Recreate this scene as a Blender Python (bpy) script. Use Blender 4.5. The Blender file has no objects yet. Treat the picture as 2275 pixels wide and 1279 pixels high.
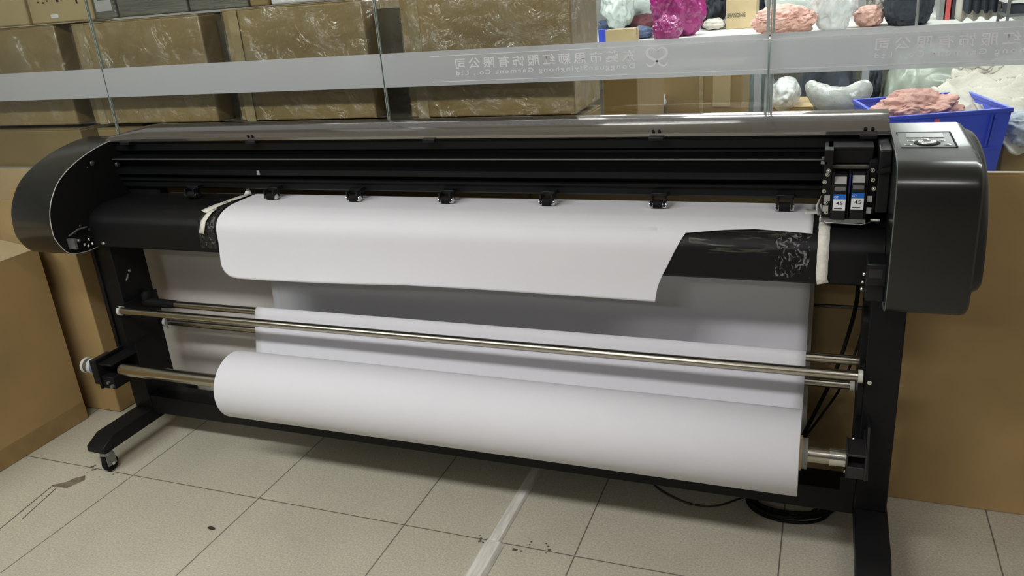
import bpy, bmesh, math, random
from mathutils import Vector, Matrix, noise
random.seed(7)
S = bpy.context.scene
C = S.collection

# ---------------------------------------------------------------- camera
W, H, F = 2275.0, 1279.0, 1782.88
YAW, PITCH, ROLL, EYE = 0.38964, 0.36130, 0.08282, 1.68
R = (Matrix.Rotation(YAW, 3, 'Z') @ Matrix.Rotation(-PITCH, 3, 'X') @ Matrix.Rotation(ROLL, 3, 'Y'))
cam = bpy.data.cameras.new('camera'); cam.sensor_width = 36; cam.lens = 36 * F / W
cam.clip_start = .05
co = bpy.data.objects.new('camera', cam); C.objects.link(co)
right, fwd, up = R.col[0], R.col[1], R.col[2]
co.matrix_world = Matrix(((right.x, up.x, -fwd.x, 0), (right.y, up.y, -fwd.y, 0), (right.z, up.z, -fwd.z, EYE), (0, 0, 0, 1)))
S.camera = co

def at(px, py, Y):
    """world point on the vertical plane y = Y seen at a photo pixel"""
    d = R @ Vector(((px - W / 2) / F, 1, -(py - H / 2) / F))
    t = Y / d.y
    return Vector((0, 0, EYE)) + d * t

# ---------------------------------------------------------------- world, view
w = bpy.data.worlds.new('world'); S.world = w; w.use_nodes = True
w.node_tree.nodes['Background'].inputs[0].default_value = (.75, .85, 1, 1)
w.node_tree.nodes['Background'].inputs[1].default_value = .1
vs = S.view_settings
vs.view_transform = 'Standard'; vs.look = 'None'; vs.gamma = 1; vs.use_curve_mapping = False
vs.exposure = 0.2

# ---------------------------------------------------------------- lamps' light (fixtures are built below)
WARM = (1.0, .985, .985)
COOL = (.93, .98, 1.0)
LAMPS = [  # x, y, z, length, along x?, watts, colour, which
    (-3.1, .25, 2.9, 1.2, True, 34, (.95, 1.0, .97)),
    (-1.5, .25, 2.9, 1.2, True, 32, (1.0, .965, .985)),
    (.9, .25, 2.9, 1.2, True, 13, (1.0, .90, .96)),
    (-1.2, -2.2, 2.9, 1.2, True, 20, WARM),
    (-3.6, 3.9, 2.9, 1.2, True, 20, COOL),
    (-1.05, 3.9, 2.9, 1.2, True, 20, COOL),
    (-.3, 5.2, 2.9, 1.2, True, 20, COOL),
    (1.4, 3.9, 2.9, 1.2, True, 18, COOL),
    (-3.0, 7.0, 2.9, 1.2, True, 30, COOL),
    (-.8, 7.0, 2.9, 1.2, True, 30, COOL),
    (1.4, 7.0, 2.9, 1.2, True, 30, COOL),
    (-3.0, 10.0, 2.9, 1.2, True, 36, COOL),
    (-.8, 10.0, 2.9, 1.2, True, 36, COOL),
    (1.4, 10.0, 2.9, 1.2, True, 36, COOL),
]
for lx, ly, lz, ll, ax, pw, colr in LAMPS:
    l = bpy.data.lights.new('tube_light', 'AREA'); l.shape = 'RECTANGLE'
    l.size = ll; l.size_y = .30; l.energy = pw; l.color = colr
    o = bpy.data.objects.new('tube_light', l); C.objects.link(o); o.location = (lx, ly, lz - .075)

# ---------------------------------------------------------------- materials
MATS = {}
def nd(nt, t, **kw):
    n = nt.nodes.new(t)
    for k, v in kw.items(): setattr(n, k, v)
    return n
def mat(name, col, rough=.5, metal=0, var=.0, vscale=5, bump=0, bscale=60, col2=None, coat=0, stretch=None, spec=.5, crough=.1, detail=4):
    if name in MATS: return MATS[name]
    m = bpy.data.materials.new(name); m.use_nodes = True; MATS[name] = m
    nt = m.node_tree; b = nt.nodes['Principled BSDF']
    b.inputs['Base Color'].default_value = (*col, 1); b.inputs['Roughness'].default_value = rough
    b.inputs['Metallic'].default_value = metal; b.inputs['Coat Weight'].default_value = coat
    b.inputs['Coat Roughness'].default_value = crough
    b.inputs['Specular IOR Level'].default_value = spec
    tc = nd(nt, 'ShaderNodeTexCoord'); mp = nd(nt, 'ShaderNodeMapping')
    nt.links.new(tc.outputs['Object'], mp.inputs['Vector'])
    if stretch: mp.inputs['Scale'].default_value = stretch
    if var or col2:
        n = nd(nt, 'ShaderNodeTexNoise'); n.inputs['Scale'].default_value = vscale; n.inputs['Detail'].default_value = detail
        nt.links.new(mp.outputs[0], n.inputs['Vector'])
        r = nd(nt, 'ShaderNodeValToRGB')
        c2 = col2 or tuple(c * (1 - var) for c in col)
        c1 = col if col2 else tuple(min(1, c * (1 + var)) for c in col)
        r.color_ramp.elements[0].position = .35; r.color_ramp.elements[1].position = .65
        r.color_ramp.elements[0].color = (*c2, 1); r.color_ramp.elements[1].color = (*c1, 1)
        nt.links.new(n.outputs[0], r.inputs[0]); nt.links.new(r.outputs[0], b.inputs['Base Color'])
    if bump:
        n = nd(nt, 'ShaderNodeTexNoise'); n.inputs['Scale'].default_value = bscale; n.inputs['Detail'].default_value = 3
        nt.links.new(mp.outputs[0], n.inputs['Vector'])
        bp = nd(nt, 'ShaderNodeBump'); bp.inputs['Strength'].default_value = bump; bp.inputs['Distance'].default_value = .01
        nt.links.new(n.outputs[0], bp.inputs['Height']); nt.links.new(bp.outputs[0], b.inputs['Normal'])
        if coat: nt.links.new(bp.outputs[0], b.inputs['Coat Normal'])
    return m

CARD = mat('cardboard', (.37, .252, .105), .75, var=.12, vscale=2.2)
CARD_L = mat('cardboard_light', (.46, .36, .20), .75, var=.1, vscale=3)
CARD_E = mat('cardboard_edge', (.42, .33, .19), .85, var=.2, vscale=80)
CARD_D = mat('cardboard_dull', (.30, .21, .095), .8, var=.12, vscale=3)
WRAP = mat('wrapped_cardboard', (.33, .23, .098), .5, var=.16, vscale=3, bump=1.0, bscale=6, coat=.8, crough=.16, stretch=(1, 1, 1.6))
TAPE = mat('brown_packing_tape', (.31, .205, .08), .3, var=.12, vscale=10, bump=.2, bscale=40)
TAPEC = mat('clear_packing_tape', (.38, .30, .17), .2, var=.15, vscale=14, bump=.6, bscale=30)
BLK = mat('black_steel_paint', (.0065, .0065, .007), .45, spec=.22, bump=.03, bscale=300)
BLKG = mat('black_gloss_plastic', (.009, .010, .011), .3, spec=.3)
BLKM = mat('black_aluminium', (.006, .007, .007), .4, spec=.2)
BLKR = mat('black_rubber', (.006, .006, .006), .7, spec=.15)
COVER = mat('dark_grey_cover', (.009, .0095, .009), .32, spec=.35, coat=.5, crough=.18)
LID = mat('smoky_lid', (.27, .25, .24), .10, metal=.8, var=.08, vscale=3, stretch=(.4, 4, 4))
STEEL = mat('bright_steel', (.50, .47, .40), .24, metal=1, var=.08, vscale=30, stretch=(.2, 4, 4))
CHROME = mat('chrome', (.75, .75, .72), .15, metal=1)
GREYM = mat('grey_metal', (.22, .22, .22), .4, metal=.6)
PAPER = mat('white_paper', (.69, .69, .725), .8, spec=.2, bump=.01, bscale=500)
PAPERD = mat('off_white_paper', (.56, .53, .50), .8, var=.03, vscale=1.5, spec=.2)
LABEL = mat('label_white', (.8, .81, .82), .5)
LABELB = mat('label_blue', (.01, .14, .55), .4)
INK = mat('dark_ink', (.02, .02, .02), .6)
MASK = mat('masking_tape', (.70, .69, .61), .6, var=.08, vscale=60, bump=.3, bscale=90)
SCUFF = mat('scuffed_black_film', (.02, .02, .02), .28, bump=.9, bscale=60, col2=(.006, .006, .006), vscale=40)
WHITEP = mat('white_plastic', (.78, .78, .74), .4)
BLUEP = mat('blue_plastic', (.045, .085, .62), .38, var=.06, vscale=4)
REDP = mat('red_tag', (.75, .12, .12), .5)

def cloth(name, col, bump=.6, bscale=12, rough=.85, coat=0):
    return mat(name, col, rough, var=.12, vscale=8, bump=bump, bscale=bscale, coat=coat, crough=.15)

def floor_mat():
    m = bpy.data.materials.new('floor_tiles'); m.use_nodes = True; nt = m.node_tree
    b = nt.nodes['Principled BSDF']; L = nt.links.new
    tc = nd(nt, 'ShaderNodeTexCoord'); sx = nd(nt, 'ShaderNodeSeparateXYZ'); L(tc.outputs['Object'], sx.inputs[0])
    wob = nd(nt, 'ShaderNodeTexNoise'); wob.inputs['Scale'].default_value = 25; L(tc.outputs['Object'], wob.inputs['Vector'])
    outs = []
    for k, off in (('X', .66), ('Y', -1.937)):
        a = nd(nt, 'ShaderNodeMath', operation='ADD'); a.inputs[1].default_value = off; L(sx.outputs[k], a.inputs[0])
        p = nd(nt, 'ShaderNodeMath', operation='PINGPONG'); p.inputs[1].default_value = .3; L(a.outputs[0], p.inputs[0])
        s = nd(nt, 'ShaderNodeMapRange'); s.inputs['From Min'].default_value = .0012; s.inputs['From Max'].default_value = .0030
        L(p.outputs[0], s.inputs['Value']); outs.append(s)
    mn = nd(nt, 'ShaderNodeMath', operation='MINIMUM'); L(outs[0].outputs[0], mn.inputs[0]); L(outs[1].outputs[0], mn.inputs[1])
    n1 = nd(nt, 'ShaderNodeTexNoise'); n1.inputs['Scale'].default_value = 2.3; n1.inputs['Detail'].default_value = 5; L(tc.outputs['Object'], n1.inputs['Vector'])
    n2 = nd(nt, 'ShaderNodeTexNoise'); n2.inputs['Scale'].default_value = 150; n2.inputs['Detail'].default_value = 2; L(tc.outputs['Object'], n2.inputs['Vector'])
    r1 = nd(nt, 'ShaderNodeValToRGB'); r1.color_ramp.elements[0].position = .3; r1.color_ramp.elements[1].position = .7
    r1.color_ramp.elements[0].color = (.42, .40, .315, 1); r1.color_ramp.elements[1].color = (.50, .475, .375, 1); L(n1.outputs[0], r1.inputs[0])
    r2 = nd(nt, 'ShaderNodeValToRGB'); r2.color_ramp.elements[0].position = .3; r2.color_ramp.elements[1].position = .7
    r2.color_ramp.elements[0].color = (.80, .80, .80, 1); r2.color_ramp.elements[1].color = (1.12, 1.12, 1.12, 1); L(n2.outputs[0], r2.inputs[0])
    mu = nd(nt, 'ShaderNodeMixRGB', blend_type='MULTIPLY'); mu.inputs[0].default_value = 1; L(r1.outputs[0], mu.inputs[1]); L(r2.outputs[0], mu.inputs[2])
    gr = nd(nt, 'ShaderNodeMixRGB'); gr.inputs[1].default_value = (.13, .115, .09, 1); L(mn.outputs[0], gr.inputs[0]); L(mu.outputs[0], gr.inputs[2])
    L(gr.outputs[0], b.inputs['Base Color'])
    b.inputs['Roughness'].default_value = .42; b.inputs['Specular IOR Level'].default_value = .35
    bp = nd(nt, 'ShaderNodeBump'); bp.inputs['Strength'].default_value = .35; bp.inputs['Distance'].default_value = .002
    L(mn.outputs[0], bp.inputs['Height']); L(bp.outputs[0], b.inputs['Normal'])
    return m

def glass_mat():
    m = bpy.data.materials.new('clear_glass'); m.use_nodes = True; nt = m.node_tree; nt.nodes.clear(); L = nt.links.new
    o = nd(nt, 'ShaderNodeOutputMaterial'); t = nd(nt, 'ShaderNodeBsdfTransparent'); g = nd(nt, 'ShaderNodeBsdfGlossy')
    t.inputs[0].default_value = (.955, .975, .965, 1); g.inputs['Roughness'].default_value = .02
    fr = nd(nt, 'ShaderNodeFresnel'); fr.inputs[0].default_value = 1.45
    ge = nd(nt, 'ShaderNodeNewGeometry'); iv = nd(nt, 'ShaderNodeMath', operation='SUBTRACT'); iv.inputs[0].default_value = 1; L(ge.outputs['Backfacing'], iv.inputs[1])
    ml = nd(nt, 'ShaderNodeMath', operation='MULTIPLY'); L(fr.outputs[0], ml.inputs[0]); L(iv.outputs[0], ml.inputs[1])
    mx = nd(nt, 'ShaderNodeMixShader'); L(ml.outputs[0], mx.inputs[0]); L(t.outputs[0], mx.inputs[1]); L(g.outputs[0], mx.inputs[2]); L(mx.outputs[0], o.inputs[0])
    return m

def film_mat(name, col, clear, trans=.5):
    m = bpy.data.materials.new(name); m.use_nodes = True; nt = m.node_tree; nt.nodes.clear(); L = nt.links.new
    o = nd(nt, 'ShaderNodeOutputMaterial'); t = nd(nt, 'ShaderNodeBsdfTransparent')
    d = nd(nt, 'ShaderNodeBsdfDiffuse'); d.inputs[0].default_value = (*col, 1)
    tl = nd(nt, 'ShaderNodeBsdfTranslucent'); tl.inputs[0].default_value = (*col, 1)
    m1 = nd(nt, 'ShaderNodeMixShader'); m1.inputs[0].default_value = trans; L(d.outputs[0], m1.inputs[1]); L(tl.outputs[0], m1.inputs[2])
    m2 = nd(nt, 'ShaderNodeMixShader'); m2.inputs[0].default_value = clear; L(m1.outputs[0], m2.inputs[1]); L(t.outputs[0], m2.inputs[2]); L(m2.outputs[0], o.inputs[0])
    return m

def emit_mat(name, col, s):
    m = bpy.data.materials.new(name); m.use_nodes = True; b = m.node_tree.nodes['Principled BSDF']
    b.inputs['Emission Color'].default_value = (*col, 1); b.inputs['Emission Strength'].default_value = s
    return m
def plastic_mat(name, col, clear=.35):
    m = bpy.data.materials.new(name); m.use_nodes = True; nt = m.node_tree; b = nt.nodes['Principled BSDF']; L = nt.links.new
    b.inputs['Base Color'].default_value = (*col, 1); b.inputs['Roughness'].default_value = .2; b.inputs['Alpha'].default_value = 1 - clear
    tc = nd(nt, 'ShaderNodeTexCoord'); n = nd(nt, 'ShaderNodeTexNoise'); n.inputs['Scale'].default_value = 9; n.inputs['Detail'].default_value = 6
    L(tc.outputs['Object'], n.inputs['Vector']); bp = nd(nt, 'ShaderNodeBump'); bp.inputs['Strength'].default_value = .9; bp.inputs['Distance'].default_value = .03
    L(n.outputs[0], bp.inputs['Height']); L(bp.outputs[0], b.inputs['Normal'])
    return m
GLASS = glass_mat()
def smear(name, col, rough, scale, stretch, lo, hi):
    m = mat(name, col, rough, bump=.3, bscale=60); nt = m.node_tree; b = nt.nodes['Principled BSDF']; L = nt.links.new
    tc = nd(nt, 'ShaderNodeTexCoord'); mp = nd(nt, 'ShaderNodeMapping'); mp.inputs['Scale'].default_value = stretch; L(tc.outputs['Object'], mp.inputs[0])
    n = nd(nt, 'ShaderNodeTexNoise'); n.inputs['Scale'].default_value = scale; n.inputs['Detail'].default_value = 8; n.inputs['Distortion'].default_value = 1.2; L(mp.outputs[0], n.inputs['Vector'])
    r = nd(nt, 'ShaderNodeMapRange'); r.inputs['From Min'].default_value = lo; r.inputs['From Max'].default_value = hi; L(n.outputs[0], r.inputs['Value']); L(r.outputs[0], b.inputs['Alpha'])
    return m

# ---------------------------------------------------------------- mesh helpers
class MB:
    def __init__(s): s.v = []; s.f = []
    def add(s, vs, fs):
        n = len(s.v); s.v += [tuple(v) for v in vs]; s.f += [tuple(i + n for i in f) for f in fs]; return s
    def box(s, x0, x1, y0, y1, z0, z1):
        vs = [(x, y, z) for x in (x0, x1) for y in (y0, y1) for z in (z0, z1)]
        return s.add(vs, [(0, 1, 3, 2), (4, 6, 7, 5), (0, 4, 5, 1), (2, 3, 7, 6), (0, 2, 6, 4), (1, 5, 7, 3)])
    def hexa(s, a, b):
        """a, b: two quads (4 points each), joined"""
        return s.add(list(a) + list(b), [(3, 2, 1, 0), (4, 5, 6, 7)] + [(i, (i + 1) % 4, 4 + (i + 1) % 4, 4 + i) for i in range(4)])
    def prism(s, prof, x0, x1):
        return s.loft([[(x0, y, z) for y, z in prof], [(x1, y, z) for y, z in prof]])
    def loft(s, rings, cap=True, closed=True):
        n = len(rings[0]); vs = [p for r in rings for p in r]; fs = []
        for k in range(len(rings) - 1):
            for i in range(n if closed else n - 1):
                j = (i + 1) % n; fs.append((k * n + i, k * n + j, (k + 1) * n + j, (k + 1) * n + i))
        if cap: fs += [tuple(range(n))[::-1], tuple(range((len(rings) - 1) * n, len(rings) * n))]
        return s.add(vs, fs)
    def rod(s, pts, rads, seg=20, cap=True):
        """tube along points with radii"""
        pts = [Vector(p) for p in pts]
        if not isinstance(rads, (list, tuple)): rads = [rads] * len(pts)
        rings = []; u = None
        for i, p in enumerate(pts):
            a = pts[max(i - 1, 0)]; b = pts[min(i + 1, len(pts) - 1)]
            t = (b - a)
            if t.length < 1e-9: t = pts[-1] - pts[0]
            t.normalize()
            if u is None:
                u = t.orthogonal().normalized()
            u = (u - t * u.dot(t)).normalized(); v = t.cross(u)
            rings.append([p + (u * math.cos(q) + v * math.sin(q)) * rads[i] for q in [2 * math.pi * k / seg for k in range(seg)]])
        return s.loft(rings, cap)
    def cyl(s, a, b, r, seg=24):
        return s.rod([a, b], r, seg)
    def ball(s, c, r, sx=1, sy=1, sz=1, seg=12):
        c = Vector(c); rings = []
        for i in range(1, seg // 2):
            t = math.pi * i / (seg // 2)
            rings.append([(c.x + sx * r * math.sin(t) * math.cos(q), c.y + sy * r * math.sin(t) * math.sin(q), c.z + sz * r * math.cos(t)) for q in [2 * math.pi * k / seg for k in range(seg)]])
        return s.loft(rings)
    def sheet(s, rows):
        n = len(rows[0]); vs = [p for r in rows for p in r]
        return s.add(vs, [(k * n + i, k * n + i + 1, (k + 1) * n + i + 1, (k + 1) * n + i) for k in range(len(rows) - 1) for i in range(n - 1)])
    def build(s, name, m, parent=None, bevel=0, sharp=35, solid=0, **props):
        me = bpy.data.meshes.new(name); me.from_pydata([tuple(v) for v in s.v], [], s.f); me.validate()
        bm = bmesh.new(); bm.from_mesh(me)
        bmesh.ops.recalc_face_normals(bm, faces=bm.faces)
        for e in bm.edges:
            e.smooth = not (len(e.link_faces) == 2 and e.calc_face_angle(0) > math.radians(sharp))
        for f in bm.faces: f.smooth = True
        bm.to_mesh(me); bm.free()
        me.materials.append(m)
        o = bpy.data.objects.new(name, me); C.objects.link(o)
        if parent is not None: o.parent = parent
        if solid:
            d = o.modifiers.new('thickness', 'SOLIDIFY'); d.thickness = solid; d.offset = 0
        if bevel:
            d = o.modifiers.new('bevel', 'BEVEL'); d.width = bevel; d.segments = 2; d.limit_method = 'ANGLE'; d.angle_limit = math.radians(40); d.harden_normals = False
        for k, v in props.items(): o[k] = v
        return o

def thing(name, label, cat, loc=(0, 0, 0), group=None):
    o = bpy.data.objects.new(name, None); C.objects.link(o); o.location = loc
    o.empty_display_size = .1; o['label'] = label; o['category'] = cat
    if group: o['group'] = group
    return o
def adopt(root, objs):
    """parts built in world coordinates keep their place under an empty at the thing's base"""
    for o in objs:
        o.parent = root; o.location = Vector(o.location) - Vector(root.location)
def tag(o, label, cat, group=None, kind=None):
    o['label'] = label; o['category'] = cat
    if group: o['group'] = group
    if kind: o['kind'] = kind
    return o
def struct(o): o['kind'] = 'structure'; return o

def centre(o):
    """put a single mesh's origin at the middle of its base"""
    me = o.data; xs = [v.co for v in me.vertices]
    c = Vector(((min(v.x for v in xs) + max(v.x for v in xs)) / 2, (min(v.y for v in xs) + max(v.y for v in xs)) / 2, min(v.z for v in xs)))
    me.transform(Matrix.Translation(-c)); o.location = o.location + c
    return o

def lump(name, c, r, m, amp=.25, freq=2.5, seed=0, sub=4, flat=None, fold=0, parent=None, sq=1.0, fdir=None):
    """a soft heap: sphere pushed by noise and folds, optionally cut flat at z = flat"""
    bm = bmesh.new(); bmesh.ops.create_icosphere(bm, subdivisions=sub, radius=1)
    c = Vector(c); r = Vector(r)
    for v in bm.verts:
        d = v.co.normalized()
        if sq != 1:
            d = Vector([math.copysign(abs(q) ** sq, q) for q in d])
        q = v.co * freq + Vector((seed * 3.1, seed * 1.7, seed))
        k = 1 + amp * noise.noise(q) + amp * .4 * noise.noise(q * 2.3)
        if fold:
            wq = v.co + Vector((noise.noise(q), noise.noise(q + Vector((7, 1, 2))), noise.noise(q + Vector((3, 9, 4))))) * .35
            e = Vector((wq.x * 2.2 + wq.z * 1.2, wq.y * 2.2, wq.z * 5.5 - wq.x * 2.5)) + Vector((seed, seed, seed))
            if fdir is not None: e = Vector((wq.x * 1.2, wq.y * 1.2, wq.z * 9)) + Vector((seed, seed, seed))
            k += fold * .9 * (.5 - abs(noise.noise(e)) * 2) + fold * .45 * (.5 - abs(noise.noise(e * 2.1)) * 2) + fold * .2 * noise.noise(e * 4.5)
        p = Vector((d.x * r.x * k, d.y * r.y * k, d.z * r.z * k)) + c
        if flat is not None and p.z < flat: p.z = flat
        v.co = p
    me = bpy.data.meshes.new(name)
    for f in bm.faces: f.smooth = True
    bm.to_mesh(me); bm.free(); me.materials.append(m)
    o = bpy.data.objects.new(name, me); C.objects.link(o)
    if parent is not None: o.parent = parent
    else: centre(o)
    return o

def text_mesh(name, body, m, fit, parent=None, spacing=1.0, bold=0):
    """flat lettering whose box is mapped onto fit(u, v) -> world point"""
    cu = bpy.data.curves.new('t', 'FONT'); cu.body = body; cu.space_character = spacing; cu.offset = bold
    to = bpy.data.objects.new('t', cu); C.objects.link(to)
    dg = bpy.context.evaluated_depsgraph_get(); dg.update()
    me = bpy.data.meshes.new_from_object(to.evaluated_get(dg)); bpy.data.objects.remove(to)
    xs = [v.co.x for v in me.vertices]; ys = [v.co.y for v in me.vertices]
    x0, x1, y0, y1 = min(xs), max(xs), min(ys), max(ys)
    for v in me.vertices: v.co = fit((v.co.x - x0) / (x1 - x0), (v.co.y - y0) / (y1 - y0))
    me.name = name; me.materials.clear(); me.materials.append(m)
    o = bpy.data.objects.new(name, me); C.objects.link(o)
    if parent is not None: o.parent = parent
    return o

# ================================================================ the room
FL = floor_mat()
WALL = mat('painted_wall', (.40, .39, .37), .8, var=.04, vscale=2)
WALLB = mat('painted_back_wall', (.74, .76, .75), .8, var=.04, vscale=2)
CEIL = mat('ceiling_panels', (.8, .79, .77), .9)
XL, XR, YF, YB, ZC = -6.2, 4.2, -3.6, 14.0, 3.0
struct(MB().box(XL, XR, YF, YB, -.05, 0).build('floor', FL))
struct(MB().box(XL, XR, YF, YB, ZC, ZC + .05).build('ceiling', CEIL))
struct(MB().box(XL - .1, XL, YF, YB, 0, ZC).build('wall_left', WALL))
struct(MB().box(XR, XR + .1, YF, YB, 0, ZC).build('wall_right', WALL))
struct(MB().box(XL, XR, YF - .1, YF, 0, ZC).build('wall_front', mat('darkened_wall', (.10, .10, .095), .8)))  # unseen wall, colour darkened so the end covers reflect less light
struct(MB().box(XL, XR, YB, YB + .1, 0, ZC).build('wall_back', WALLB))
struct(MB().box(XL, XR, 2.61, 2.67, 0, 1.055).build('wall_partition', WALL))

# ceiling tube lamps
TUBE = emit_mat('tube_glow', (1, .98, .95), 15)
k = 0
for lx, ly, lz, ll, ax, pw, colr in LAMPS:
    fr = ly < 2.6
    t = thing('ceiling_lamp', 'white fluorescent tube lamp on the ceiling ' + ('of the plotter room' if fr else 'of the room beyond the glass'), 'lamp', (lx, ly, lz), 'ceiling tube lamps ' + ('above the plotter side' if fr else 'beyond the glass'))
    MB().box(-ll / 2, ll / 2, -.15, .15, .03, .1).build('housing', WHITEP, t)
    for ty in (-.08, .08):
        MB().cyl((-ll / 2 + .03, ty, 0), (ll / 2 - .03, ty, 0), .014, 12).build('tube', TUBE, t)
        for sx in (-1, 1): MB().box(sx * ll / 2 - .015, sx * ll / 2 + .015, ty - .02, ty + .02, -.02, .03).build('socket', WHITEP, t)

# glass partition: panes, frosted band, lettering
GY = 2.60
JX = [-4.125, -2.81, -1.495, -.175, 1.145]
FILM = film_mat('frosted_film', (.53, .56, .58), .07, .2)
FILML = film_mat('clearer_film_lines', (.84, .84, .86), .0, .2)
EDGE = mat('glass_edge', (.30, .36, .33), .25, var=.1, vscale=10)
BZ0, BZ1 = 1.3665, 1.4835
def band_pt(x, z): return Vector((x, GY - .006, z))
def stroke(mb, pts, w0):
    """flat ribbon of varying width in the plane of the glass"""
    n = len(pts); L = []; Rr = []
    for i, (x, z, ww) in enumerate(pts):
        a = pts[max(i - 1, 0)]; b = pts[min(i + 1, n - 1)]
        t = Vector((b[0] - a[0], b[1] - a[1])).normalized(); nx, nz = -t.y, t.x
        L.append((x + nx * ww * w0, GY - .006, z + nz * ww * w0)); Rr.append((x - nx * ww * w0, GY - .006, z - nz * ww * w0))
    mb.sheet([L, Rr])
def catmull(P, n=8):
    out = []
    for i in range(len(P) - 1):
        p0 = P[max(i - 1, 0)]; p1 = P[i]; p2 = P[i + 1]; p3 = P[min(i + 2, len(P) - 1)]
        for k in range(n):
            t = k / n
            out.append(tuple(.5 * ((2 * b) + (-a + c) * t + (2 * a - 5 * b + 4 * c - d) * t * t + (-a + 3 * b - 3 * c + d) * t ** 3) for a, b, c, d in zip(p0, p1, p2, p3)))
    out.append(tuple(P[-1])); return out
for i in range(4):
    x0, x1 = JX[i] + .003, JX[i + 1] - .003
    pane = struct(MB().box(x0, x1, GY - .004, GY + .004, 1.06, 2.95).build('window_%d' % (i + 1), GLASS))
    MB().add([(x0, GY - .005, BZ0), (x1, GY - .005, BZ0), (x1, GY - .005, BZ1), (x0, GY - .005, BZ1)], [(0, 1, 2, 3)]).build('frosted_band', FILM, pane)
    for xe in (x0, x1):
        MB().box(xe - .0012, xe + .0012, GY - .0045, GY + .0045, 1.06, 2.95).build('pane_edge', EDGE, pane)
    if i >= 2:
        off = (JX[i] + 1.495)
        lx0 = x0 if i > 2 else -1.30
        for zz in (BZ1 - .0175, BZ0 + .013):
            MB().add([(lx0, GY - .006, zz - .0012), (x1, GY - .006, zz - .0012), (x1, GY - .006, zz + .0012), (lx0, GY - .006, zz + .0012)], [(0, 1, 2, 3)]).build('white_line', FILML, pane)
        xr, xl = -.581 + off, -1.206 + off
        text_mesh('chinese_lettering', '东莞市思颖红服饰有限公司', FILML, lambda u, v: band_pt(xr + (xl - xr) * u, 1.4195 + .037 * v), pane, 1.35, .012)
        text_mesh('english_lettering', 'DongguanSiyinghong Garment Co., Ltd', FILML, lambda u, v: band_pt(xr + (xl - xr) * u, 1.3945 + .020 * v), pane, 1.3, .014)
        mb = MB(); cx, cz = -.5115 + off, 1.431
        half = [(0, .0145, .7), (.008, .024, .9), (.020, .0265, 1.1), (.0305, .018, 1.5), (.029, .006, 1.7), (.018, -.004, 1.5), (.004, -.0105, 1.2), (-.0035, -.0165, 1.2), (-.010, -.024, 1.2), (-.021, -.0285, 1.1), (-.030, -.024, .8), (-.0335, -.0165, .3)]
        for sgn in (1, -1):
            stroke(mb, catmull([(cx + sgn * a, cz + b, c_) for a, b, c_ in half]), .0026)
        mb.build('heart_logo', FILML, pane)
# pale corner post where two panes meet at the right
t = MB().box(-.187, -.179, GY + .02, GY + .032, 1.06, 2.95).box(-.170, -.163, GY + .02, GY + .032, 1.06, 2.95)
struct(t.build('trim_1', mat('pale_aluminium', (.62, .62, .62), .35, metal=.3)))

# ================================================================ cardboard cartons
def carton(x0, x1, y0, y1, z0, z1, label, group, m=WRAP, tape=TAPEC, lid_tape=True, cat='carton', side_tape=True):
    t = thing('carton', label, cat, ((x0 + x1) / 2, (y0 + y1) / 2, z0), group)
    sx, sy, sz = (x1 - x0) / 2, (y1 - y0) / 2, z1 - z0
    # body bulges slightly on its front face
    rows = []
    nx, nz = 10, 8
    mb = MB()
    mb.box(-sx, sx, -sy, sy, .002, sz - .004)
    mb.build('body', m, t, bevel=.006)
    mb = MB()
    mb.box(-sx + .001, sx - .001, -sy + .001, -.0015, sz - .004, sz).box(-sx + .001, sx - .001, .0015, sy - .001, sz - .004, sz)
    mb.build('top_flaps', m, t)
    if lid_tape: MB().box(-sx - .001, sx + .001, -.03, .03, sz, sz + .0012).box(sx, sx + .0012, -.03, .03, sz - .07, sz + .0012).build('tape', tape, t)
    return t


def wrap_mat():
    m = bpy.data.materials.new('stretch_film'); m.use_nodes = True; nt = m.node_tree; nt.nodes.clear(); L = nt.links.new
    o = nd(nt, 'ShaderNodeOutputMaterial'); t = nd(nt, 'ShaderNodeBsdfTransparent'); g = nd(nt, 'ShaderNodeBsdfGlossy'); d = nd(nt, 'ShaderNodeBsdfDiffuse')
    d.inputs[0].default_value = (.75, .72, .62, 1); g.inputs['Roughness'].default_value = .12
    tc = nd(nt, 'ShaderNodeTexCoord'); mp = nd(nt, 'ShaderNodeMapping'); mp.inputs['Scale'].default_value = (1, 1, 1); mp.inputs['Rotation'].default_value = (0, .5, 0); L(tc.outputs['Object'], mp.inputs[0])
    n = nd(nt, 'ShaderNodeTexNoise'); n.inputs['Scale'].default_value = 7; n.inputs['Detail'].default_value = 5; n.inputs['Distortion'].default_value = 1.6; L(mp.outputs[0], n.inputs['Vector'])
    bp = nd(nt, 'ShaderNodeBump'); bp.inputs['Strength'].default_value = 1; bp.inputs['Distance'].default_value = .05; L(n.outputs[0], bp.inputs['Height']); L(bp.outputs[0], g.inputs['Normal'])
    r = nd(nt, 'ShaderNodeMapRange'); r.inputs['From Min'].default_value = .5; r.inputs['From Max'].default_value = .75; r.inputs['To Max'].default_value = .17; L(n.outputs[0], r.inputs['Value'])  # pale haze mixed in by noise, painting soft highlights onto the film
    m1 = nd(nt, 'ShaderNodeMixShader'); L(r.outputs[0], m1.inputs[0]); L(t.outputs[0], m1.inputs[1]); L(d.outputs[0], m1.inputs[2])
    m2 = nd(nt, 'ShaderNodeMixShader'); m2.inputs[0].default_value = .085; L(m1.outputs[0], m2.inputs[1]); L(g.outputs[0], m2.inputs[2]); L(m2.outputs[0], o.inputs[0])
    return m
FILMW = wrap_mat()
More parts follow.
